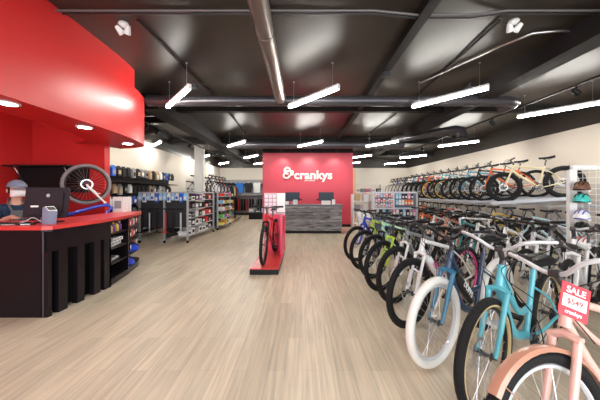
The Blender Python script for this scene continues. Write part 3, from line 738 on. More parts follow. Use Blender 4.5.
# bottles and boxes in the counter shelves
for i in range(4):
    t = thing('lube_bottle', 'yellow and purple bottle on the top counter shelf, %s from the left' % ORD[i], 'bottle', (-2.83 - i * .022, 3.98 + i * .10, .756), 0, 'bottles on the counter shelf')
    put('body', cached('bot', lambda: MB().lathe([(.03, 0), (.032, .005), (.032, .08), (.014, .105), (.014, .115)], 12).mesh('body')), YB if i % 2 == 0 else PU, t)
    put('cap', cached('botc', lambda: MB().lathe([(.016, .115), (.014, .14), (.006, .155)], 10).mesh('cap')), PU if i % 2 == 0 else YB, t)
for i in range(4):
    carton(-2.87 - i * .028, 3.97 + i * .108, .541, .09, .09, .06, PI / 2, WH, GRC, 'white box in the middle counter shelf, lower layer, %s from the left' % ORD[i], 'white boxes on the counter shelf')
for i in range(3):
    carton(-2.87 - i * .028, 4.08 + i * .108, .602, .09, .09, .05, PI / 2, WH, GRC, 'small white box stacked in the counter shelf, %s from the left, upper layer' % ORD[i], 'white boxes on the counter shelf')
for i in range(3):
    carton(-2.90 - i * .03, 4.0 + i * .12, .321, .10, .10, .035, PI / 2, GRC, WH, 'flat grey box on the low counter shelf, %s from the left' % ORD[i], 'flat boxes on the counter shelf')
pal = [BKC, RDC, GRC, WH, BKC, ORC, PU, BKC]; cnn = ['black', 'red', 'grey', 'white', 'black', 'orange', 'purple', 'black']
for rI, z in enumerate((.915, .72, .505)):
    for i in range(6):
        f = i / 5; y = 4.50 + f * .66; x = -2.905 - f * .22 - (.05 * f * f)
        k = (i + rI * 3) % 8
        pack(x - .01, y, z, .085, .15, .035, PI / 2 + .3, pal[k], WH if i % 2 else RDC, '%s pack on the rounded counter end, %s row, %s from the left' % (cnn[k], ('top', 'middle', 'lower')[rI], ORD[i]), 'packs on the counter end')
HELM = {}
def k_helmet():
    mb = MB(); rings = []
    for k in range(7):
        a = k / 6 * PI / 2 * .98; rr = math.cos(a); z = math.sin(a) * .13
        rings.append([(rr * .145 * math.cos(b), rr * .105 * math.sin(b), z + .012 * math.cos(2 * b) * rr) for b in [2 * PI * j / 20 for j in range(20)]])
    mb.loft(rings); return mb.mesh('shell')
def k_vents():
    mb = MB()
    for s in (-1, 0, 1):
        pts = []
        for k in range(7):
            a = -.95 + k * 1.9 / 6
            pts.append((.148 * math.sin(a) * (1 - .1 * abs(s)), s * .052, .137 * math.cos(a) * (1 - .13 * abs(s)) ))
        mb.tube(pts, .009, 6)
    return mb.mesh('vents')
def k_brim(): return MB().torus(.125, .012, 28, 6, rz=.012, T=Matrix.Scale(.78, 4, (0, 1, 0)) @ Matrix.Rotation(PI / 2, 4, 'X')).mesh('rim_band')
def helmet(x, y, z, rz, m, m2, label, group='bike helmets'):
    t = thing('bike_helmet', label, 'helmet', (x, y, z), rz, group)
    put('shell', cached('hsh', k_helmet), m, t, (0, 0, .0)); put('vents', cached('hve', k_vents), m2, t, (0, 0, .0)); put('rim_band', cached('hbr', k_brim), m2, t)
    return t
helmet(-3.02, 4.75, .335, 1.2, mat('blue_gloss', (.01, .06, .7), .3), BLK, 'blue helmet on the lowest shelf of the rounded counter end', None)
helmet(-3.0, 4.6, .125, 1.2, mat('blue_gloss', (.01, .06, .7), .3), BLK, 'blue helmet at the foot of the rounded counter end', None)

# monitor on the counter, seen from behind
t = thing('computer_monitor', 'large black monitor seen from behind on the service counter', 'monitor', (-3.06, 3.24, .986), math.radians(8))
T = Matrix.Translation((0, 0, .24)) @ Matrix.Rotation(math.radians(-9), 4, 'X')
obj('screen_housing', MB().rbox((0, 0, 0), (.46, .36, .03), .02, T @ Matrix.Rotation(PI / 2, 4, 'X')).rbox((0, 0, .0), (.38, .28, .03), .05, T @ Matrix.Translation((0, -.02, 0)) @ Matrix.Rotation(PI / 2, 4, 'X')), mat('monitor_plastic', (.03, .025, .03), .3), t)
obj('screen', MB().box(-.21, .21, .0155, .018, -.16, .16, T), mat('dark_screen', (.02, .02, .03), .1), t)
obj('stand', MB().box(-.04, .04, .0, .03, 0, .2).rbox((0, .04, .006), (.24, .18, .012), .03), BLK, t)
obj('badge', MB().lathe([(.02, 0), (.02, .003)], 16, T=T @ Matrix.Translation((.03, -.036, .08)) @ Matrix.Rotation(PI / 2, 4, 'X')), GREYM, t)
obj('sticker', MB().box(-.14, -.06, -.038, -.035, -.06, -.04, T), WPL, t)
t = thing('card_terminal', 'upright white and grey card terminal beside the monitor on the red counter', 'card terminal', (-2.90, 3.10, .986), -.3)
obj('body', MB().prism([(-.05, 0), (.04, 0), (.06, .15), (.0, .20), (-.035, .19)], -.045, .045, Matrix.Rotation(PI / 2, 4, 'X')), mat('blue_grey_plastic', (.25, .30, .42), .35), t)
obj('display', MB().cbox((0, 0, 0), (.055, .07, .004), Matrix.Translation((.03, 0, .178)) @ Matrix.Rotation(.70, 4, 'Y')), BLK, t)
obj('bezel', MB().cbox((0, 0, -.003), (.075, .088, .004), Matrix.Translation((.03, 0, .178)) @ Matrix.Rotation(.70, 4, 'Y')), WPL, t)
tag(obj('power_cable', MB().tube(bez([(-3.0, 3.12, 1.0), (-3.05, 3.06, 1.06), (-3.10, 3.02, 1.02), (-3.2, 3.0, .992), (-3.3, 2.96, .992)], 5), .006, 6), GREYM), 'grey cable looping over the counter beside the card terminal', 'cable')
carton(-3.05, 3.0, .986, .12, .09, .02, .4, BKC, WH, 'small black box on the counter in front of the monitor', None)
t = thing('keyboard', 'dark keyboard lying on the service counter at the left edge', 'keyboard', (-3.32, 3.05, .986), .1)
obj('base', MB().rbox((0, 0, .009), (.38, .13, .018), .01), BLK, t)
mb = MB()
for i in range(12):
    for j in range(4): mb.cbox((-.165 + i * .03, -.045 + j * .03, .02), (.024, .024, .006))
obj('keys', mb, DST, t)
tag(obj('paper_note', MB().cbox((-3.42, 2.94, .989), (.14, .09, .004)), WH), 'white paper note on the counter at the far left', 'paper')
# white files on counter
for i in range(4):
    carton(-3.38, 4.98 + i * .065, .986, .18, .055, .28, .05, WH, GRC, 'white binder on the counter behind the upturned wheel, %s from the front' % ORD[i], 'white binders on the counter', 'binder')

# dark wall cabinet with flap on the partition
t = thing('wall_cabinet', 'black wall cabinet with raised flap door on the red partition', 'cabinet', (-4.35, 5.04, 1.3))
obj('body', MB().box(-.65, .38, -.28, 0, .05, .50), VOID, t)
obj('flap_door', MB().box(-.68, .42, -.52, -.28, .49, .515), BLK, t)
obj('strut', MB().tube([(-.55, -.28, .22), (-.55, -.45, .49)], .008, 6), STEEL, t); obj('strut', MB().tube([(.3, -.28, .22), (.3, -.45, .49)], .008, 6), STEEL, t)
t = thing('workbench', 'black workbench against the red partition behind the counter', 'workbench', (-4.35, 4.75, 0))
obj('bench_top', MB().box(-.65, .0, -.25, .3, .86, .9), BLK, t); obj('cabinet_body', MB().box(-.62, -.03, -.22, .28, 0, .86), BLK, t)

# upturned bike held in the stand
bike('mtb', PBLUE, (-3.68, 4.62, 1.49), 218.5, 'upturned blue bicycle with white fork and grey tire behind the counter', fork=PWHITE, tire=GREYR, flip=1.1, full=False)
t = thing('repair_stand', 'black repair stand carrying the upturned blue bicycle', 'stand', (-3.74, 4.42, 0))
obj('post', MB().tube([(0, 0, .03), (0, 0, .80)], .022, 10), BLK, t)
for a in (0, 2.1, 4.2): obj('foot', MB().tube([(0, 0, .12), (.24 * math.cos(a), .24 * math.sin(a), .02)], .015, 8), BLK, t)
obj('clamp', MB().cbox((0, 0.03, .82), (.07, .10, .07)), BLK, t)

# ------------------------------------------------------------ person on a stool behind the monitor
def skin_mesh(V, E, R, root=0, sub=2):
    me = bpy.data.meshes.new('body'); me.from_pydata(V, E, []); o = bpy.data.objects.new('tmp', me); C.objects.link(o)
    m = o.modifiers.new('s', 'SKIN'); m.use_smooth_shade = True
    for i, r_ in enumerate(R):
        sv = me.skin_vertices[0].data[i]; sv.radius = (r_, r_) if not isinstance(r_, tuple) else r_; sv.use_root = (i == root)
    o.modifiers.new('u', 'SUBSURF').levels = sub
    dg = bpy.context.evaluated_depsgraph_get(); me2 = bpy.data.meshes.new_from_object(o.evaluated_get(dg))
    bpy.data.objects.remove(o); me2.materials.clear(); me2.materials.append(None)
    me2.polygons.foreach_set('use_smooth', [True] * len(me2.polygons)); return me2
pr = thing('person', 'person in a grey cap, white face mask and navy shirt sitting behind the monitor', 'person', (-4.08, 3.82, 0), math.radians(-28))
# local: faces +x, z up, seat height .62
V = []; E = []; R = []
def chain(pts, rs, start=None):
    last = start
    for p_, r_ in zip(pts, rs):
        V.append(p_); R.append(r_); i = len(V) - 1
        if last is not None: E.append((last, i))
        last = i
    return last
pel = chain([(0, 0, .70)], [.13]); sp1 = chain([(.01, 0, .84), (.02, 0, .98), (.05, 0, 1.10)], [.12, .125, .13], pel)
nk = chain([(.08, 0, 1.20), (.10, 0, 1.27)], [.055, .052], sp1)
hd = chain([(.125, 0, 1.33), (.13, 0, 1.40), (.125, 0, 1.46)], [.072, .092, .075], nk)
armR = []
for s in (-1, 1):
    sh = chain([(.05, s * .17, 1.12), (.16, s * .22, .98), (.28, s * .23, .92), (.40, s * .19, 1.00), (.48, s * .16, 1.03)], [.058, .046, .042, .034, .026], sp1)
    palm = chain([(.54, s * .15, 1.035)], [(.034, .018)], sh)
    for k, (dy, L) in enumerate(((-.028, .060), (-.010, .072), (.010, .068), (.028, .052))):
        chain([(.575, s * .15 + dy, 1.035), (.575 + L * .55, s * .15 + dy * 1.2, 1.030), (.575 + L, s * .15 + dy * 1.25, 1.012)], [.0085, .008, .007], palm)
    chain([(.55, s * .15 - s * .035, 1.03), (.585, s * .15 - s * .055, 1.022)], [.010, .008], palm)
    hip = chain([(.12, s * .10, .68), (.40, s * .13, .66), (.42, s * .13, .42), (.40, s * .13, .12), (.50, s * .14, .06)], [.085, .062, .050, .036, .030], pel)
put('body', skin_mesh(V, E, R), SKIN, pr)
V = []; E = []; R = []
pel = chain([(0, 0, .66)], [.145]); sp1 = chain([(.01, 0, .84), (.02, 0, .98), (.05, 0, 1.11)], [.14, .145, .150], pel)
chain([(.075, 0, 1.19)], [.075], sp1)
for s in (-1, 1): chain([(.05, s * .175, 1.12), (.16, s * .22, .98), (.27, s * .23, .925), (.34, s * .21, .96)], [.070, .058, .054, .048], sp1)
put('shirt', skin_mesh(V, E, R), mat('navy_cloth', (.02, .035, .07), .85), pr)
V = []; E = []; R = []
pel = chain([(0, 0, .68)], [.15])
for s in (-1, 1): chain([(.12, s * .10, .68), (.40, s * .13, .66), (.42, s * .13, .42), (.40, s * .13, .12)], [.095, .074, .06, .05], pel)
put('trousers', skin_mesh(V, E, R), mat('charcoal_cloth', (.03, .03, .035), .85), pr)
obj('apron', MB().prism([(-.10, .70), (.10, .70), (.09, 1.02), (.07, 1.10), (-.07, 1.10), (-.09, 1.02)], .175, .19, Matrix(((0, 0, 1, 0), (1, 0, 0, 0), (0, 1, 0, 0), (0, 0, 0, 1)))).tube([(.19, .07, 1.1), (.13, .09, 1.20), (.03, .06, 1.26), (-.03, 0, 1.25), (.03, -.06, 1.26), (.13, -.09, 1.20), (.19, -.07, 1.1)], .012, 6), mat('grey_cloth', (.12, .12, .13), .9), pr)
hairb = MB(); rings = []
for k in range(8):
    a = -.75 + k * 2.25 / 7; rr = max(.02, math.cos(a)); rings.append([(.095 + rr * .098 * math.cos(b) , rr * .094 * math.sin(b), 1.395 + .105 * math.sin(a)) for b in [2 * PI * j / 16 for j in range(16)]])
obj('hair', hairb.loft(rings), mat('dark_brown_hair', (.03, .018, .012), .7), pr)
rings = []
for k in range(7):
    a = k * PI / 2 / 6 * .98; rr = math.cos(a); rings.append([(.125 + rr * .115 * math.cos(b), rr * .104 * math.sin(b), 1.42 + .105 * math.sin(a)) for b in [2 * PI * j / 20 for j in range(20)]])
cp = MB().loft(rings)
cp.prism([(.20 + .0, -.075), (.27, -.06), (.30, 0), (.27, .06), (.20, .075)], -.006, .004, Matrix.Translation((0, 0, 1.425)) @ Matrix.Rotation(.12, 4, 'Y'))
obj('cap', cp, mat('denim_grey_cloth', (.18, .22, .30), .85), pr)
obj('mask', MB().loft([[(.15 + w_ * math.cos(b), .078 * math.sin(b), z) for b in [-1.5 + 3.0 * j / 8 for j in range(9)]] + [(.12, 0, z)] for z, w_ in ((1.29, .055), (1.31, .078), (1.345, .092), (1.375, .082))]).tube([(.14, .086, 1.36), (.10, .092, 1.37)], .003, 4), mat('white_mask_cloth', (.85, .85, .85), .8), pr)
for s in (-1, 1):
    obj('eye', MB().lathe([(.001, -.010), (.008, -.006), (.011, 0), (.008, .006), (.001, .010)], 10, T=Matrix.Translation((.212, s * .032, 1.395))), mat('eye_white', (.8, .8, .8), .2), pr)
    obj('ear', MB().loft([[(.12 + .018 * math.cos(b) * q, s * (.09 + o_), 1.37 + .03 * math.sin(b) * q) for b in [2 * PI * j / 10 for j in range(10)]] for q, o_ in ((.7, 0), (1, .008), (.8, .014))]), SKIN, pr)
t = thing('stool', 'black stool under the person behind the counter', 'stool', (-4.08, 3.82, 0))
obj('seat', MB().lathe([(.15, .47), (.17, .48), (.17, .51), (.14, .525)], 20), BLK, t)
for a in (.8, 2.37, 3.94, 5.5): obj('leg', MB().tube([(.1 * math.cos(a), .1 * math.sin(a), .5), (.2 * math.cos(a), .2 * math.sin(a), 0)], .012, 8), STEEL, t)

# ------------------------------------------------------------ reception desk and logo
t = thing('reception_desk', 'reception desk clad in weathered grey planks before the red logo wall', 'desk', (.35, 8.93, 0))
obj('plank_front', MB().box(-.92, .97, 0, .7, .09, .90), DESKW, t)
obj('countertop', MB().box(-.94, 1.0, -.03, .73, .90, .955), mat('slate_laminate', (.12, .13, .16), .35), t)
obj('kick_plate', MB().box(-.90, .95, .03, .68, 0, .09), BLK, t)
LET = mat('white_sign_lettering', (.9, .88, .84), .4)
t = thing('wall_sign', 'white raised shop lettering on the red logo wall', 'sign', (.2, 10.69, 2.1))
RX = Matrix.Rotation(PI / 2, 4, 'X')
me = text_mesh('crankys', .47, .02, .014, 1.02); me.transform(RX); o = put('lettering', me, LET, t, (.245, -.02, -.06))
w_ = max(v.co.x for v in me.vertices) - min(v.co.x for v in me.vertices); o.scale = (1.50 / w_, 1, 1)
me = text_mesh('BIKE SHOP', .085, .008, .001, 1.05); me.transform(RX); put('small_lettering', me, LET, t, (.10, -.01, -.27))
em = MB().tube([( -.86, 0, .10), (-.70, 0, .10), (-.68, 0, .15), (-.72, 0, .20), (-.80, 0, .21), (-.86, 0, .17), (-.88, 0, .10), (-.86, 0, .04), (-.80, 0, .005), (-.74, 0, .01)], .034, 8)
em.tube([(-.86, 0, .02), (-.91, 0, -.04), (-.90, 0, -.11), (-.84, 0, -.155), (-.76, 0, -.15), (-.70, 0, -.10), (-.69, 0, -.05)], .036, 8)
o = obj('emblem', em, LET, t, (0.09, -.03, 0)); o.scale = (1.12, 1, 1.12)
me = text_mesh('s', .36, .02, .02); me.transform(RX); put('emblem_letter', me, LET, t, (-.60, -.02, .06))
# monitors on desk
for x, lab in ((-.33, 'left dark monitor seen from behind on the reception desk'), (.82, 'right dark monitor seen from behind on the reception desk')):
    t = thing('computer_monitor', lab, 'monitor', (x, 9.15, .956))
    obj('screen_housing', MB().rbox((0, 0, .26), (.50, .05, .30), .02), mat('dark_blue_plastic', (.03, .045, .07), .35), t)
    obj('screen', MB().box(-.23, .23, .025, .029, .13, .39), BLK, t)
    obj('stand', MB().box(-.03, .03, .0, .02, 0, .15).box(-.1, .1, -.06, .08, 0, .012), GREYM, t)
    obj('arm', MB().tube([(-.23 if x > 0 else .23, 0, .2), (-.33 if x > 0 else .33, 0, .14)], .02, 6), BLK, t)
for x, w2, h, lab in ((-.22, .15, .16, 'white receipt printer beside the left desk monitor'), (.80, .30, .13, 'white receipt printer below the right desk monitor'), (1.05, .1, .17, 'white card stand beside the right desk monitor'), (-.52, .16, .10, 'white telephone on the left end of the reception desk')):
    t = thing('desk_device', lab, 'office device', (x, 9.0, .956))
    obj('body', MB().rbox((0, 0, h / 2), (w2, .12, h), .015), WPL, t); obj('slot', MB().box(-w2 * .35, w2 * .35, -.062, -.059, h * .6, h * .68), GREYM, t)

# ------------------------------------------------------------ left accessory wall
t = thing('slatwall_panel', 'long dark slatwall with shelf lips along the left wall', 'display wall', (X0 + .01, 5.3, 0))
mb = MB().box(0, .05, 0, 4.8, .1, 2.05)
for k in range(14): mb.box(.05, .062, 0, 4.8, .2 + k * .13, .26 + k * .13)
obj('panel', mb, BLK, t)
for z in (.25, 1.62): obj('shelf', MB().box(.05, .40, 0, 4.8, z, z + .025), BLK, t)
wp = [BKC, GRC, BKC, TNC, BKC, BLU, TNC, BKC, WH, GRC, BKC, BKC, GRC]
rowsz = [2.04, 1.58, 1.25, .92, .60]
for rI, z in enumerate(rowsz):
    for i in range(17):
        k = (i * 5 + rI * 7 + (i * rI) % 3) % 13; m = wp[k]
        y = 6.55 + i * .205 + random.uniform(-.01, .01); h = random.uniform(.22, .30)
        pack(X0 + .22 + (.1 if rI == 0 else 0), y, z, .16, h, .07, PI / 2, m, random.choice((GRC, WH, TNC, BKC, m, m)), '%s pack on the left accessory wall, %s row, %s from the front' % (CN[m.name], ('top', 'second', 'third', 'fourth', 'lowest')[rI], ORD[i]), 'packs on the accessory wall')
for i in range(8):
    m = (GRC, WH, BKC, LBL, GRC, BKC, WH, TNC)[i]
    carton(X0 + .24, 6.7 + i * .42, .277, .3, .26, .2, PI / 2, m, WH, '%s carton on the lowest shelf of the accessory wall, %s from the front' % (CN[m.name], ORD[i]), 'cartons under the accessory wall')

# ------------------------------------------------------------ gondola with pumps and shelves
g = thing('display_gondola', 'wheeled grey gondola with a pump rail facing the counter and shelves facing the aisle', 'display rack', (-3.05, 7.2, 0))
for (x, y) in ((0, 0), (-1.28, 0), (0, 2.1), (-1.28, 2.1), (-.62, 0)):
    obj('post', MB().box(x - .022, x + .022, y - .022, y + .022, .08, 1.37), GREYM, g)
    obj('caster', MB().lathe([(.035, -.012), (.035, .012)], 12, T=Matrix.Translation((x, y, .036)) @ RX).box(x - .01, x + .01, y - .02, y + .02, .04, .09), BLK, g)
obj('back_panel', MB().box(-1.28, 0, .04, .06, .42, 1.33).box(-.62, -.60, .06, 2.08, .12, 1.33), mat('dark_pegboard', (.045, .045, .05), .7), g)
obj('top_rail', MB().box(-1.28, 0, -.02, .02, 1.33, 1.37).box(-.02, .02, 0, 2.1, 1.33, 1.37), GREYM, g)
for x in (-1.28, -.62): obj('base_foot', MB().box(x - .02, x + .02, -.25, .3, .08, .11), GREYM, g)
for z in (.16, .40, .64, .88, 1.12): obj('shelf', MB().box(-.40, .0, .06, 2.06, z, z + .02), GREYM, g)
for i in range(12):
    m = (LBL, WH, LBL, WH, BLU, LBL)[i % 6]
    pack(-4.28 + i * .108, 7.15, 1.33, .095, .19 + .05 * (i % 3 == 1), .05, 0, m, WH if m is not WH else BLU, '%s pack hanging on the top rail of the gondola, %s from the left' % (CN[m.name], ORD[i]), 'packs on the gondola rail')
for i in range(6):
    x = -4.2 + i * .2 + (.02 if i > 2 else 0)
    m = (BLK, STEEL, BLK, PRED, BLK, SILV)[i]; nm = ('black', 'steel', 'black', 'red', 'black', 'silver')[i]
    t = thing('floor_pump', '%s floor pump hanging on the gondola face, %s from the left' % (nm, ORD[i]), 'pump', (x, 7.08, .30), 0, 'floor pumps on the gondola')
    put('barrel', cached('pb', lambda: MB().tube([(0, 0, .02), (0, 0, .52)], .022, 10).box(-.09, .09, -.03, .03, 0, .02).mesh('barrel')), m, t)
    put('handle', cached('ph', lambda: MB().tube([(0, 0, .52), (0, 0, .62)], .008, 6).tube([(-.08, 0, .62), (.08, 0, .62)], .016, 8).mesh('handle')), BLK, t)
    put('hose', cached('pho', lambda: MB().tube(bez([(0, -.02, .05), (.07, -.03, .2), (.06, -.03, .45), (.03, -.02, .55)], 5), .006, 5).mesh('hose')), BLK, t)
sh = [[BKC, WH, BKC, PU, WH, BKC, RDC], [BKC, BKC, GRC, BKC, BKC, RDC, BKC], [WH, BKC, WH, BKC, WH, RDC, RDC], [WH, BKC, WH, WH, BKC, RDC, BKC], [WH, WH, GRC, WH, WH, WH, BKC]]
for rI, z in enumerate((1.14, .90, .66, .42, .18)):
    for i in range(7):
        m = sh[rI][i]; cn = 'purple' if m is PU else CN[m.name]
        carton(-3.05 - .17, 7.42 + i * .27, z + .001, .22, .26, random.uniform(.10, .18), PI / 2, m, random.choice((WH, m, GRC)) if m is not WH else random.choice((BKC, GRC, m)), '%s box on the pump gondola, %s shelf down, %s from the front' % (cn, ORD[rI], ORD[i]), 'boxes on the gondola shelves')
g = thing('display_gondola', 'second wheeled gondola with colourful shelves behind the pump gondola', 'display rack', (-3.05, 9.75, 0))
for (x, y) in ((0, 0), (-.5, 0), (0, 1.7), (-.5, 1.7)):
    obj('post', MB().box(x - .022, x + .022, y - .022, y + .022, .08, 1.40), GREYM, g)
    obj('caster', MB().lathe([(.035, -.012), (.035, .012)], 12, T=Matrix.Translation((x, y, .036)) @ RX).box(x - .01, x + .01, y - .02, y + .02, .04, .09), BLK, g)
obj('back_panel', MB().box(-.5, 0, .03, .05, .12, 1.36).box(-.49, -.47, .05, 1.68, .12, 1.36), mat('dark_pegboard', (.045, .045, .05), .7), g)
for z in (.16, .42, .68, .94, 1.2): obj('shelf', MB().box(-.42, .18, .03, 1.66, z, z + .02), GREYM, g)
cols2 = [RDC, PKC, YLC, GNC, ORC, LBL, BLU, GNC, YLC, PKC, WH, ORC]
for rI, z in enumerate((1.22, .96, .70, .44, .18)):
    for i in range(6):
        m = cols2[(i * 3 + rI * 5) % 12]
        carton(-3.05 + .06, 9.95 + i * .25, z + .001, .20, .22, random.uniform(.07, .13), PI / 2, m, random.choice((WH, m, m, BKC)), '%s box on the second gondola, %s shelf down, %s from the front' % (CN[m.name], ORD[rI], ORD[i]), 'colourful boxes on the second gondola')

# ------------------------------------------------------------ clothing at the back
sl = mat('grey_slatwall', (.30, .30, .30), .6)
t = thing('slatwall_panel', 'grey slatwall with clothes rail on the back wall', 'display wall', (-4.9, Y1 - .06, 0))
mb = MB().box(0, 3.4, 0, .05, .1, 2.15)
for k in range(15): mb.box(0, 3.4, -.012, 0, .2 + k * .13, .28 + k * .13)
obj('panel', mb, sl, t); obj('shelf', MB().box(0, 3.4, -.40, 0, 1.22, 1.26), GREYM, t); obj('rail', MB().tube([(0, -.25, 1.02), (3.4, -.25, 1.02)], .015, 8), STEEL, t)
def k_shirt():
    o_ = [(-.12, .62), (-.05, .58), (.05, .58), (.12, .62), (.32, .50), (.28, .36), (.20, .40), (.19, 0), (-.19, 0), (-.20, .40), (-.28, .36), (-.32, .50)]
    return MB().prism(o_, -.045, .045, RX).mesh('garment')
def k_hanger(): return MB().tube([(-.14, 0, .60), (0, 0, .66), (.14, 0, .60)], .006, 6).tube([(0, 0, .66), (.02, 0, .70), (0, 0, .73)], .004, 6).mesh('hanger')
JC = [('black', BKC), ('blue', mat('blue_jersey', (.02, .16, .55), .8)), ('black', BKC), ('white', WH), ('black', BKC)]
for i, (cn, m) in enumerate(JC):
    x = -4.3 + i * .52
    t = thing('cycling_jersey', '%s jersey displayed on the back wall above the shelf, %s from the left' % (cn, ORD[i]), 'jersey', (x, Y1 - .16, 1.36), 0, 'jerseys on the back wall')
    put('garment', cached('shirt', k_shirt), m, t); put('hanger', cached('hang', k_hanger), STEEL, t)
def k_hung(): return MB().loft([[(.05 * q * math.cos(b), .22 * q2 * math.sin(b), z) for b in [2 * PI * j / 14 for j in range(14)]] for z, q, q2 in ((0, 1.1, 1), (.2, 1, .95), (.5, .9, .9), (.64, .8, .85), (.72, .35, .3))]).mesh('garment')
HC = [RDC, BKC, RDC, BKC, ORC, BKC, RDC, BKC, BKC, RDC, BKC, BKC, GRC, BKC, BKC, BKC, GRC, BKC, BKC, BKC]
for i, m in enumerate(HC):
    t = thing('hanging_jacket', '%s jacket on the rail under the back wall shelf, %s from the left' % (CN[m.name], ORD[i]), 'jacket', (-4.78 + i * .165, Y1 - .31, .30), 0, 'jackets on the back rail')
    put('garment', cached('hung', k_hung), m, t)
    put('hanger', cached('hang2', lambda: MB().tube([(0, 0, .70), (0, .01, .735)], .004, 6).mesh('hanger')), STEEL, t)
# rail of dark jackets along left wall
t = thing('clothes_rail', 'tall steel clothes rail beyond the bicycles on the left shelf', 'clothes rail', (-3.95, 14.75, 0))
obj('rail', MB().tube([(0, 0, .05), (0, 0, 1.75), (0, 1.3, 1.75), (0, 1.3, .05)], .016, 8), STEEL, t)
for y in (0, 1.3): obj('base', MB().box(-.25, .25, y - .03, y + .03, 0, .05), STEEL, t)
for i in range(7):
    m = (BKC, GRC, YLC, BKC, BKC, RDC, BKC, BKC, YLC, BKC)[i]
    t = thing('hanging_jacket', '%s jacket on the tall steel rail, %s from the front' % (CN[m.name], ORD[i]), 'jacket', (-3.95, 14.88 + i * .17, .98), PI / 2, 'jackets on the steel rail')
    put('garment', _cache['hung'], m, t); put('hanger', _cache['hang2'], STEEL, t)
# low black bench with folded goods
t = thing('display_bench', 'low black display bench left of the red logo wall', 'bench', (-2.35, 13.6, 0))
obj('bench_top', MB().box(-.45, .6, 0, .9, .28, .34), BLK, t); obj('base', MB().box(-.35, .5, .1, .8, 0, .28), BLK, t)
for i in range(3): carton(-2.6 + i * .34, 14.0, .341, .3, .3, (.2, .12, .26)[i], 0, (GRC, BKC, LBL)[i], WH, ('grey', 'black', 'light blue')[i] + ' box on the low black bench', 'boxes on the low bench')
t = thing('display_bench', 'low dark display platform at the back wall by the jackets', 'bench', (-2.2, 15.2, 0))
obj('bench_top', MB().box(-.45, .7, 0, .7, .14, .2), DKWOOD, t); obj('base', MB().box(-.4, .6, .05, .65, 0, .14), BLK, t)
for i in range(8):
    helmet(-4.6 + i * .42, Y1 - .25, 1.262, 1.5, (BLK, WPL, PRED, BLK)[i % 4], (DST, BLK, BLK, DST)[i % 4], 'helmet on the back wall shelf under the jerseys, %s from the left' % ORD[i], 'helmets on the back shelf') if i in (0, 7) else None

# ------------------------------------------------------------ right of the logo wall
g = thing('display_gondola', 'grey framed pegboard gondola with rows of packets behind the front bike row', 'display rack', (2.15, 8.1, 0))
for x in (0, 1.30): obj('post', MB().box(x - .025, x + .025, -.03, .03, 0, 1.38), SILV, g)
obj('top_rail', MB().box(0, 1.3, -.03, .03, 1.33, 1.38), SILV, g); obj('mid_rail', MB().box(0, 1.3, -.12, .03, .86, .90), SILV, g)
obj('centre_post', MB().box(.58, .62, -.03, .0, .1, 1.33), SILV, g)
obj('back_panel', MB().box(0.02, 1.28, .03, .06, .1, 1.33), mat('blue_grey_pegboard', (.12, .15, .22), .6), g)
obj('side_panel', MB().box(1.31, 1.34, -.03, .5, .05, 1.36), VOID, g)
for z in (.12, .5): obj('shelf', MB().box(.03, 1.27, -.25, .03, z, z + .02), SILV, g)
PP = [WH, WH, LBL, PKC, WH, RDC, WH, GRC]
for rI, z in enumerate((1.32, 1.17, 1.03)):
    for i in range(7):
        m = PP[(i + 3 * rI) % 8]
        pack(2.215 + i * .078, 8.05, z, .065, .11, .03, 0, m, RDC if m is WH else WH, '%s packet, pegboard gondola left half, %s row, %s from left' % (CN[m.name], ORD[rI], ORD[i]), 'small packets on the pegboard gondola')
for rI, z in enumerate((1.32, 1.14)):
    for i in range(6):
        m = ((LBL, LBL, BKC, BKC, PKC, BKC), (LBL, WH, WH, ORC, ORC, ORC))[rI][i]
        pack(2.83 + i * .09, 8.05, z, .08, .16, .04, 0, m, WH, '%s packet, pegboard gondola right half, %s row, %s from left' % (CN[m.name], ORD[rI], ORD[i]), 'larger packets on the pegboard gondola')
for i in range(12):
    m = (WH, BKC, LBL, BKC, GRC, PKC)[i % 6]
    pack(2.24 + i * .1, 8.03, .85, .08, .2, .05, 0, m, WH, '%s packet on the lower half of the pegboard gondola, %s from the left' % (CN[m.name], ORD[i]), 'lower packets on the pegboard gondola')
g = thing('shelving_unit', 'white shelving unit with bins between the logo wall and the pegboard gondola', 'shelves', (1.72, 9.0, 0))
for x in (0, .60): obj('post', MB().box(x - .02, x + .02, 0, .4, 0, 1.3), WPL, g)
for z in (.3, .68, 1.05): obj('shelf', MB().box(0.02, .58, 0, .4, z, z + .025), WPL, g)
def k_bin(): return MB().loft([[(q * x, q * y, z) for x, y in ((-.1, -.12), (.1, -.12), (.1, .12), (-.1, .12))] for z, q in ((0, .8), (.22, 1), (.22, .92), (.03, .75))]).mesh('tub')
for i, (x, z, m, cn) in enumerate(((1.88, 1.076, TNC, 'tan'), (2.16, 1.076, PKC, 'pink and white'), (1.88, .706, GRC, 'grey'), (2.15, .706, WPL, 'white'), (2.0, .326, WPL, 'plain white'))):
    t = thing('storage_bin', '%s bin on the white shelving unit, %s shelf' % (cn, ('top', 'top', 'middle', 'middle', 'low')[i]), 'bin', (x, 9.2, z), 0, 'bins on the white shelves')
    put('tub', cached('bin', k_bin), WPL if 'pink' in cn else m, t); put('contents', cached('binc', lambda: MB().rbox((0, 0, .215), (.17, .2, .06), .03).mesh('contents')), m if i != 4 else GRC, t)
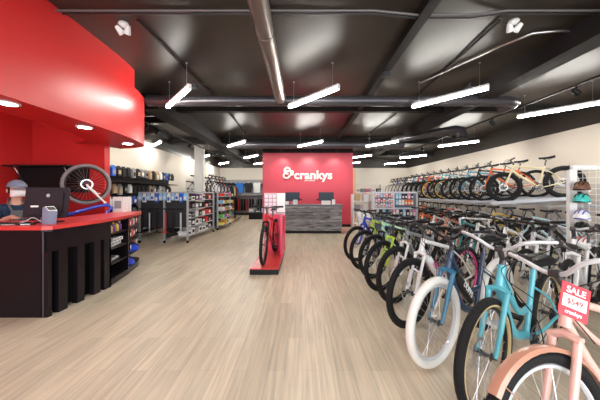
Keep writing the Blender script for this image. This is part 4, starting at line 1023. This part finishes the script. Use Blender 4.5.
# folded white fixture and rows beyond
g = thing('shelving_unit', 'white steel shelf near the back wall right of the logo wall', 'shelves', (2.9, 14.6, 0))
for x in (0, 1.4): obj('post', MB().box(x - .02, x + .02, 0, .4, 0, 1.9), WPL, g)
for z in (.4, .9, 1.35, 1.8): obj('shelf', MB().box(0.02, 1.38, 0, .4, z, z + .03), WPL, g)
for i in range(5): carton(3.05 + i * .28, 14.8, 1.381, .22, .3, .2, 0, (WH, GRC, PKC, WH, BKC)[i], GRC, ('white', 'grey', 'pink', 'white', 'black')[i] + ' carton on the far white steel shelf, %s from the left' % ORD[i], 'cartons on the far white shelf')
# wall slats on right wall under rack
t = thing('slatwall_panel', 'pale slatted wall panel behind the bikes on the right wall', 'display wall', (X1 - .03, 3.6, 0))
mb = MB().box(0, .02, 0, 10.5, .12, 1.55)
for k in range(8): mb.box(-.008, 0, .0, 10.5, .2 + k * .17, .33 + k * .17)
obj('panel', mb, mat('pale_slatwall', (.55, .51, .47), .6), t)

# helmet tower and wire rack at the right edge
g = thing('helmet_rack', 'white wire rack with tall posts at the right edge', 'display rack', (3.72, 3.75, 0))
for (x, y) in ((0, 0), (.42, -.25), (.42, .35)): obj('post', MB().box(x - .02, x + .02, y - .02, y + .02, 0, 1.72), WPL, g)
obj('top_frame', MB().box(-.02, .44, -.06, 0.02, 1.66, 1.72).box(.40, .44, -.25, .35, 1.68, 1.72), WPL, g)
mb = MB()
for k in range(20): mb.tube([(.42, -.25, .12 + k * .08), (.42, .35, .12 + k * .08)], .004, 5)
for k in range(7): mb.tube([(.42, -.22 + k * .09, .1), (.42, -.22 + k * .09, 1.68)], .003, 5)
obj('wire_grid', mb, WPL, g)
obj('helmet_arm', MB().box(-.02, .02, -.26, 0, 1.36, 1.38).box(-.02, .02, -.26, 0, 1.20, 1.22).box(-.02, .02, -.26, 0, .98, 1.0).box(-.02, .02, -.26, 0, .82, .84).box(-.02, .02, -.26, 0, .62, .64).box(-.05, .05, -.05, 0.0, .5, 1.66), WPL, g)
for z, m, m2, cn in ((1.385, BROWN, BLK, 'brown and black'), (1.225, mat('teal_gloss', (.05, .55, .50), .3), BLK, 'teal'), (1.005, WPL, mat('blue_violet', (.10, .10, .5), .3), 'white and violet'), (.845, BLK, DST, 'plain black'), (.645, WPL, PRED, 'white and red')):
    h_ = helmet(3.70, 3.57, z, .4, m, m2, cn + ' helmet on the white rack at the right edge', 'helmets on the white rack'); h_.scale = (.78, .78, .85)

# sale tag on the nearest bike's bars
t = thing('sale_tag', 'red sale tag hanging from the rose gold bicycle', 'tag', (1.11, 1.09, .965), 0)
t.scale = (.88, .88, .88)
t.rotation_euler = (math.radians(-18), math.radians(22), math.radians(-8))
obj('card', MB().box(-.062, .062, 0, .003, -.15, 0), mat('sale_red', (.72, .01, .03), .4), t)
me = text_mesh('SALE', .040, .0006, .0008); me.transform(RX); put('heading', me, WPL, t, (0, -.001, -.030))
obj('price_panel', MB().box(-.052, .052, -.0012, 0, -.108, -.052), WH, t)
me = text_mesh('$549', .034, .0006, .0003); me.transform(RX); put('price_lettering', me, RDC, t, (0, -.0018, -.08))
me = text_mesh('crankys', .024, .0006, .0006); me.transform(RX); put('shop_lettering', me, WPL, t, (0, -.001, -.128))
obj('string', MB().tube([(0, .001, 0), (.01, .01, .05), (.02, .03, .09)], .0015, 4), WPL, t)
# white basket on the far bikes
t = thing('bike_basket', 'small white basket at the far end of the front bike row', 'basket', (1.35, 5.95, .72))
obj('basket_body', MB().loft([[(q * x, q * y, z) for x, y in ((-.15, -.11), (.15, -.11), (.15, .11), (-.15, .11))] for z, q in ((0, .8), (.2, 1), (.2, .94), (.02, .76))]), WPL, t)
obj('post', MB().tube([(0, 0, -.72), (0, 0, .01)], .02, 8), STEEL, t)
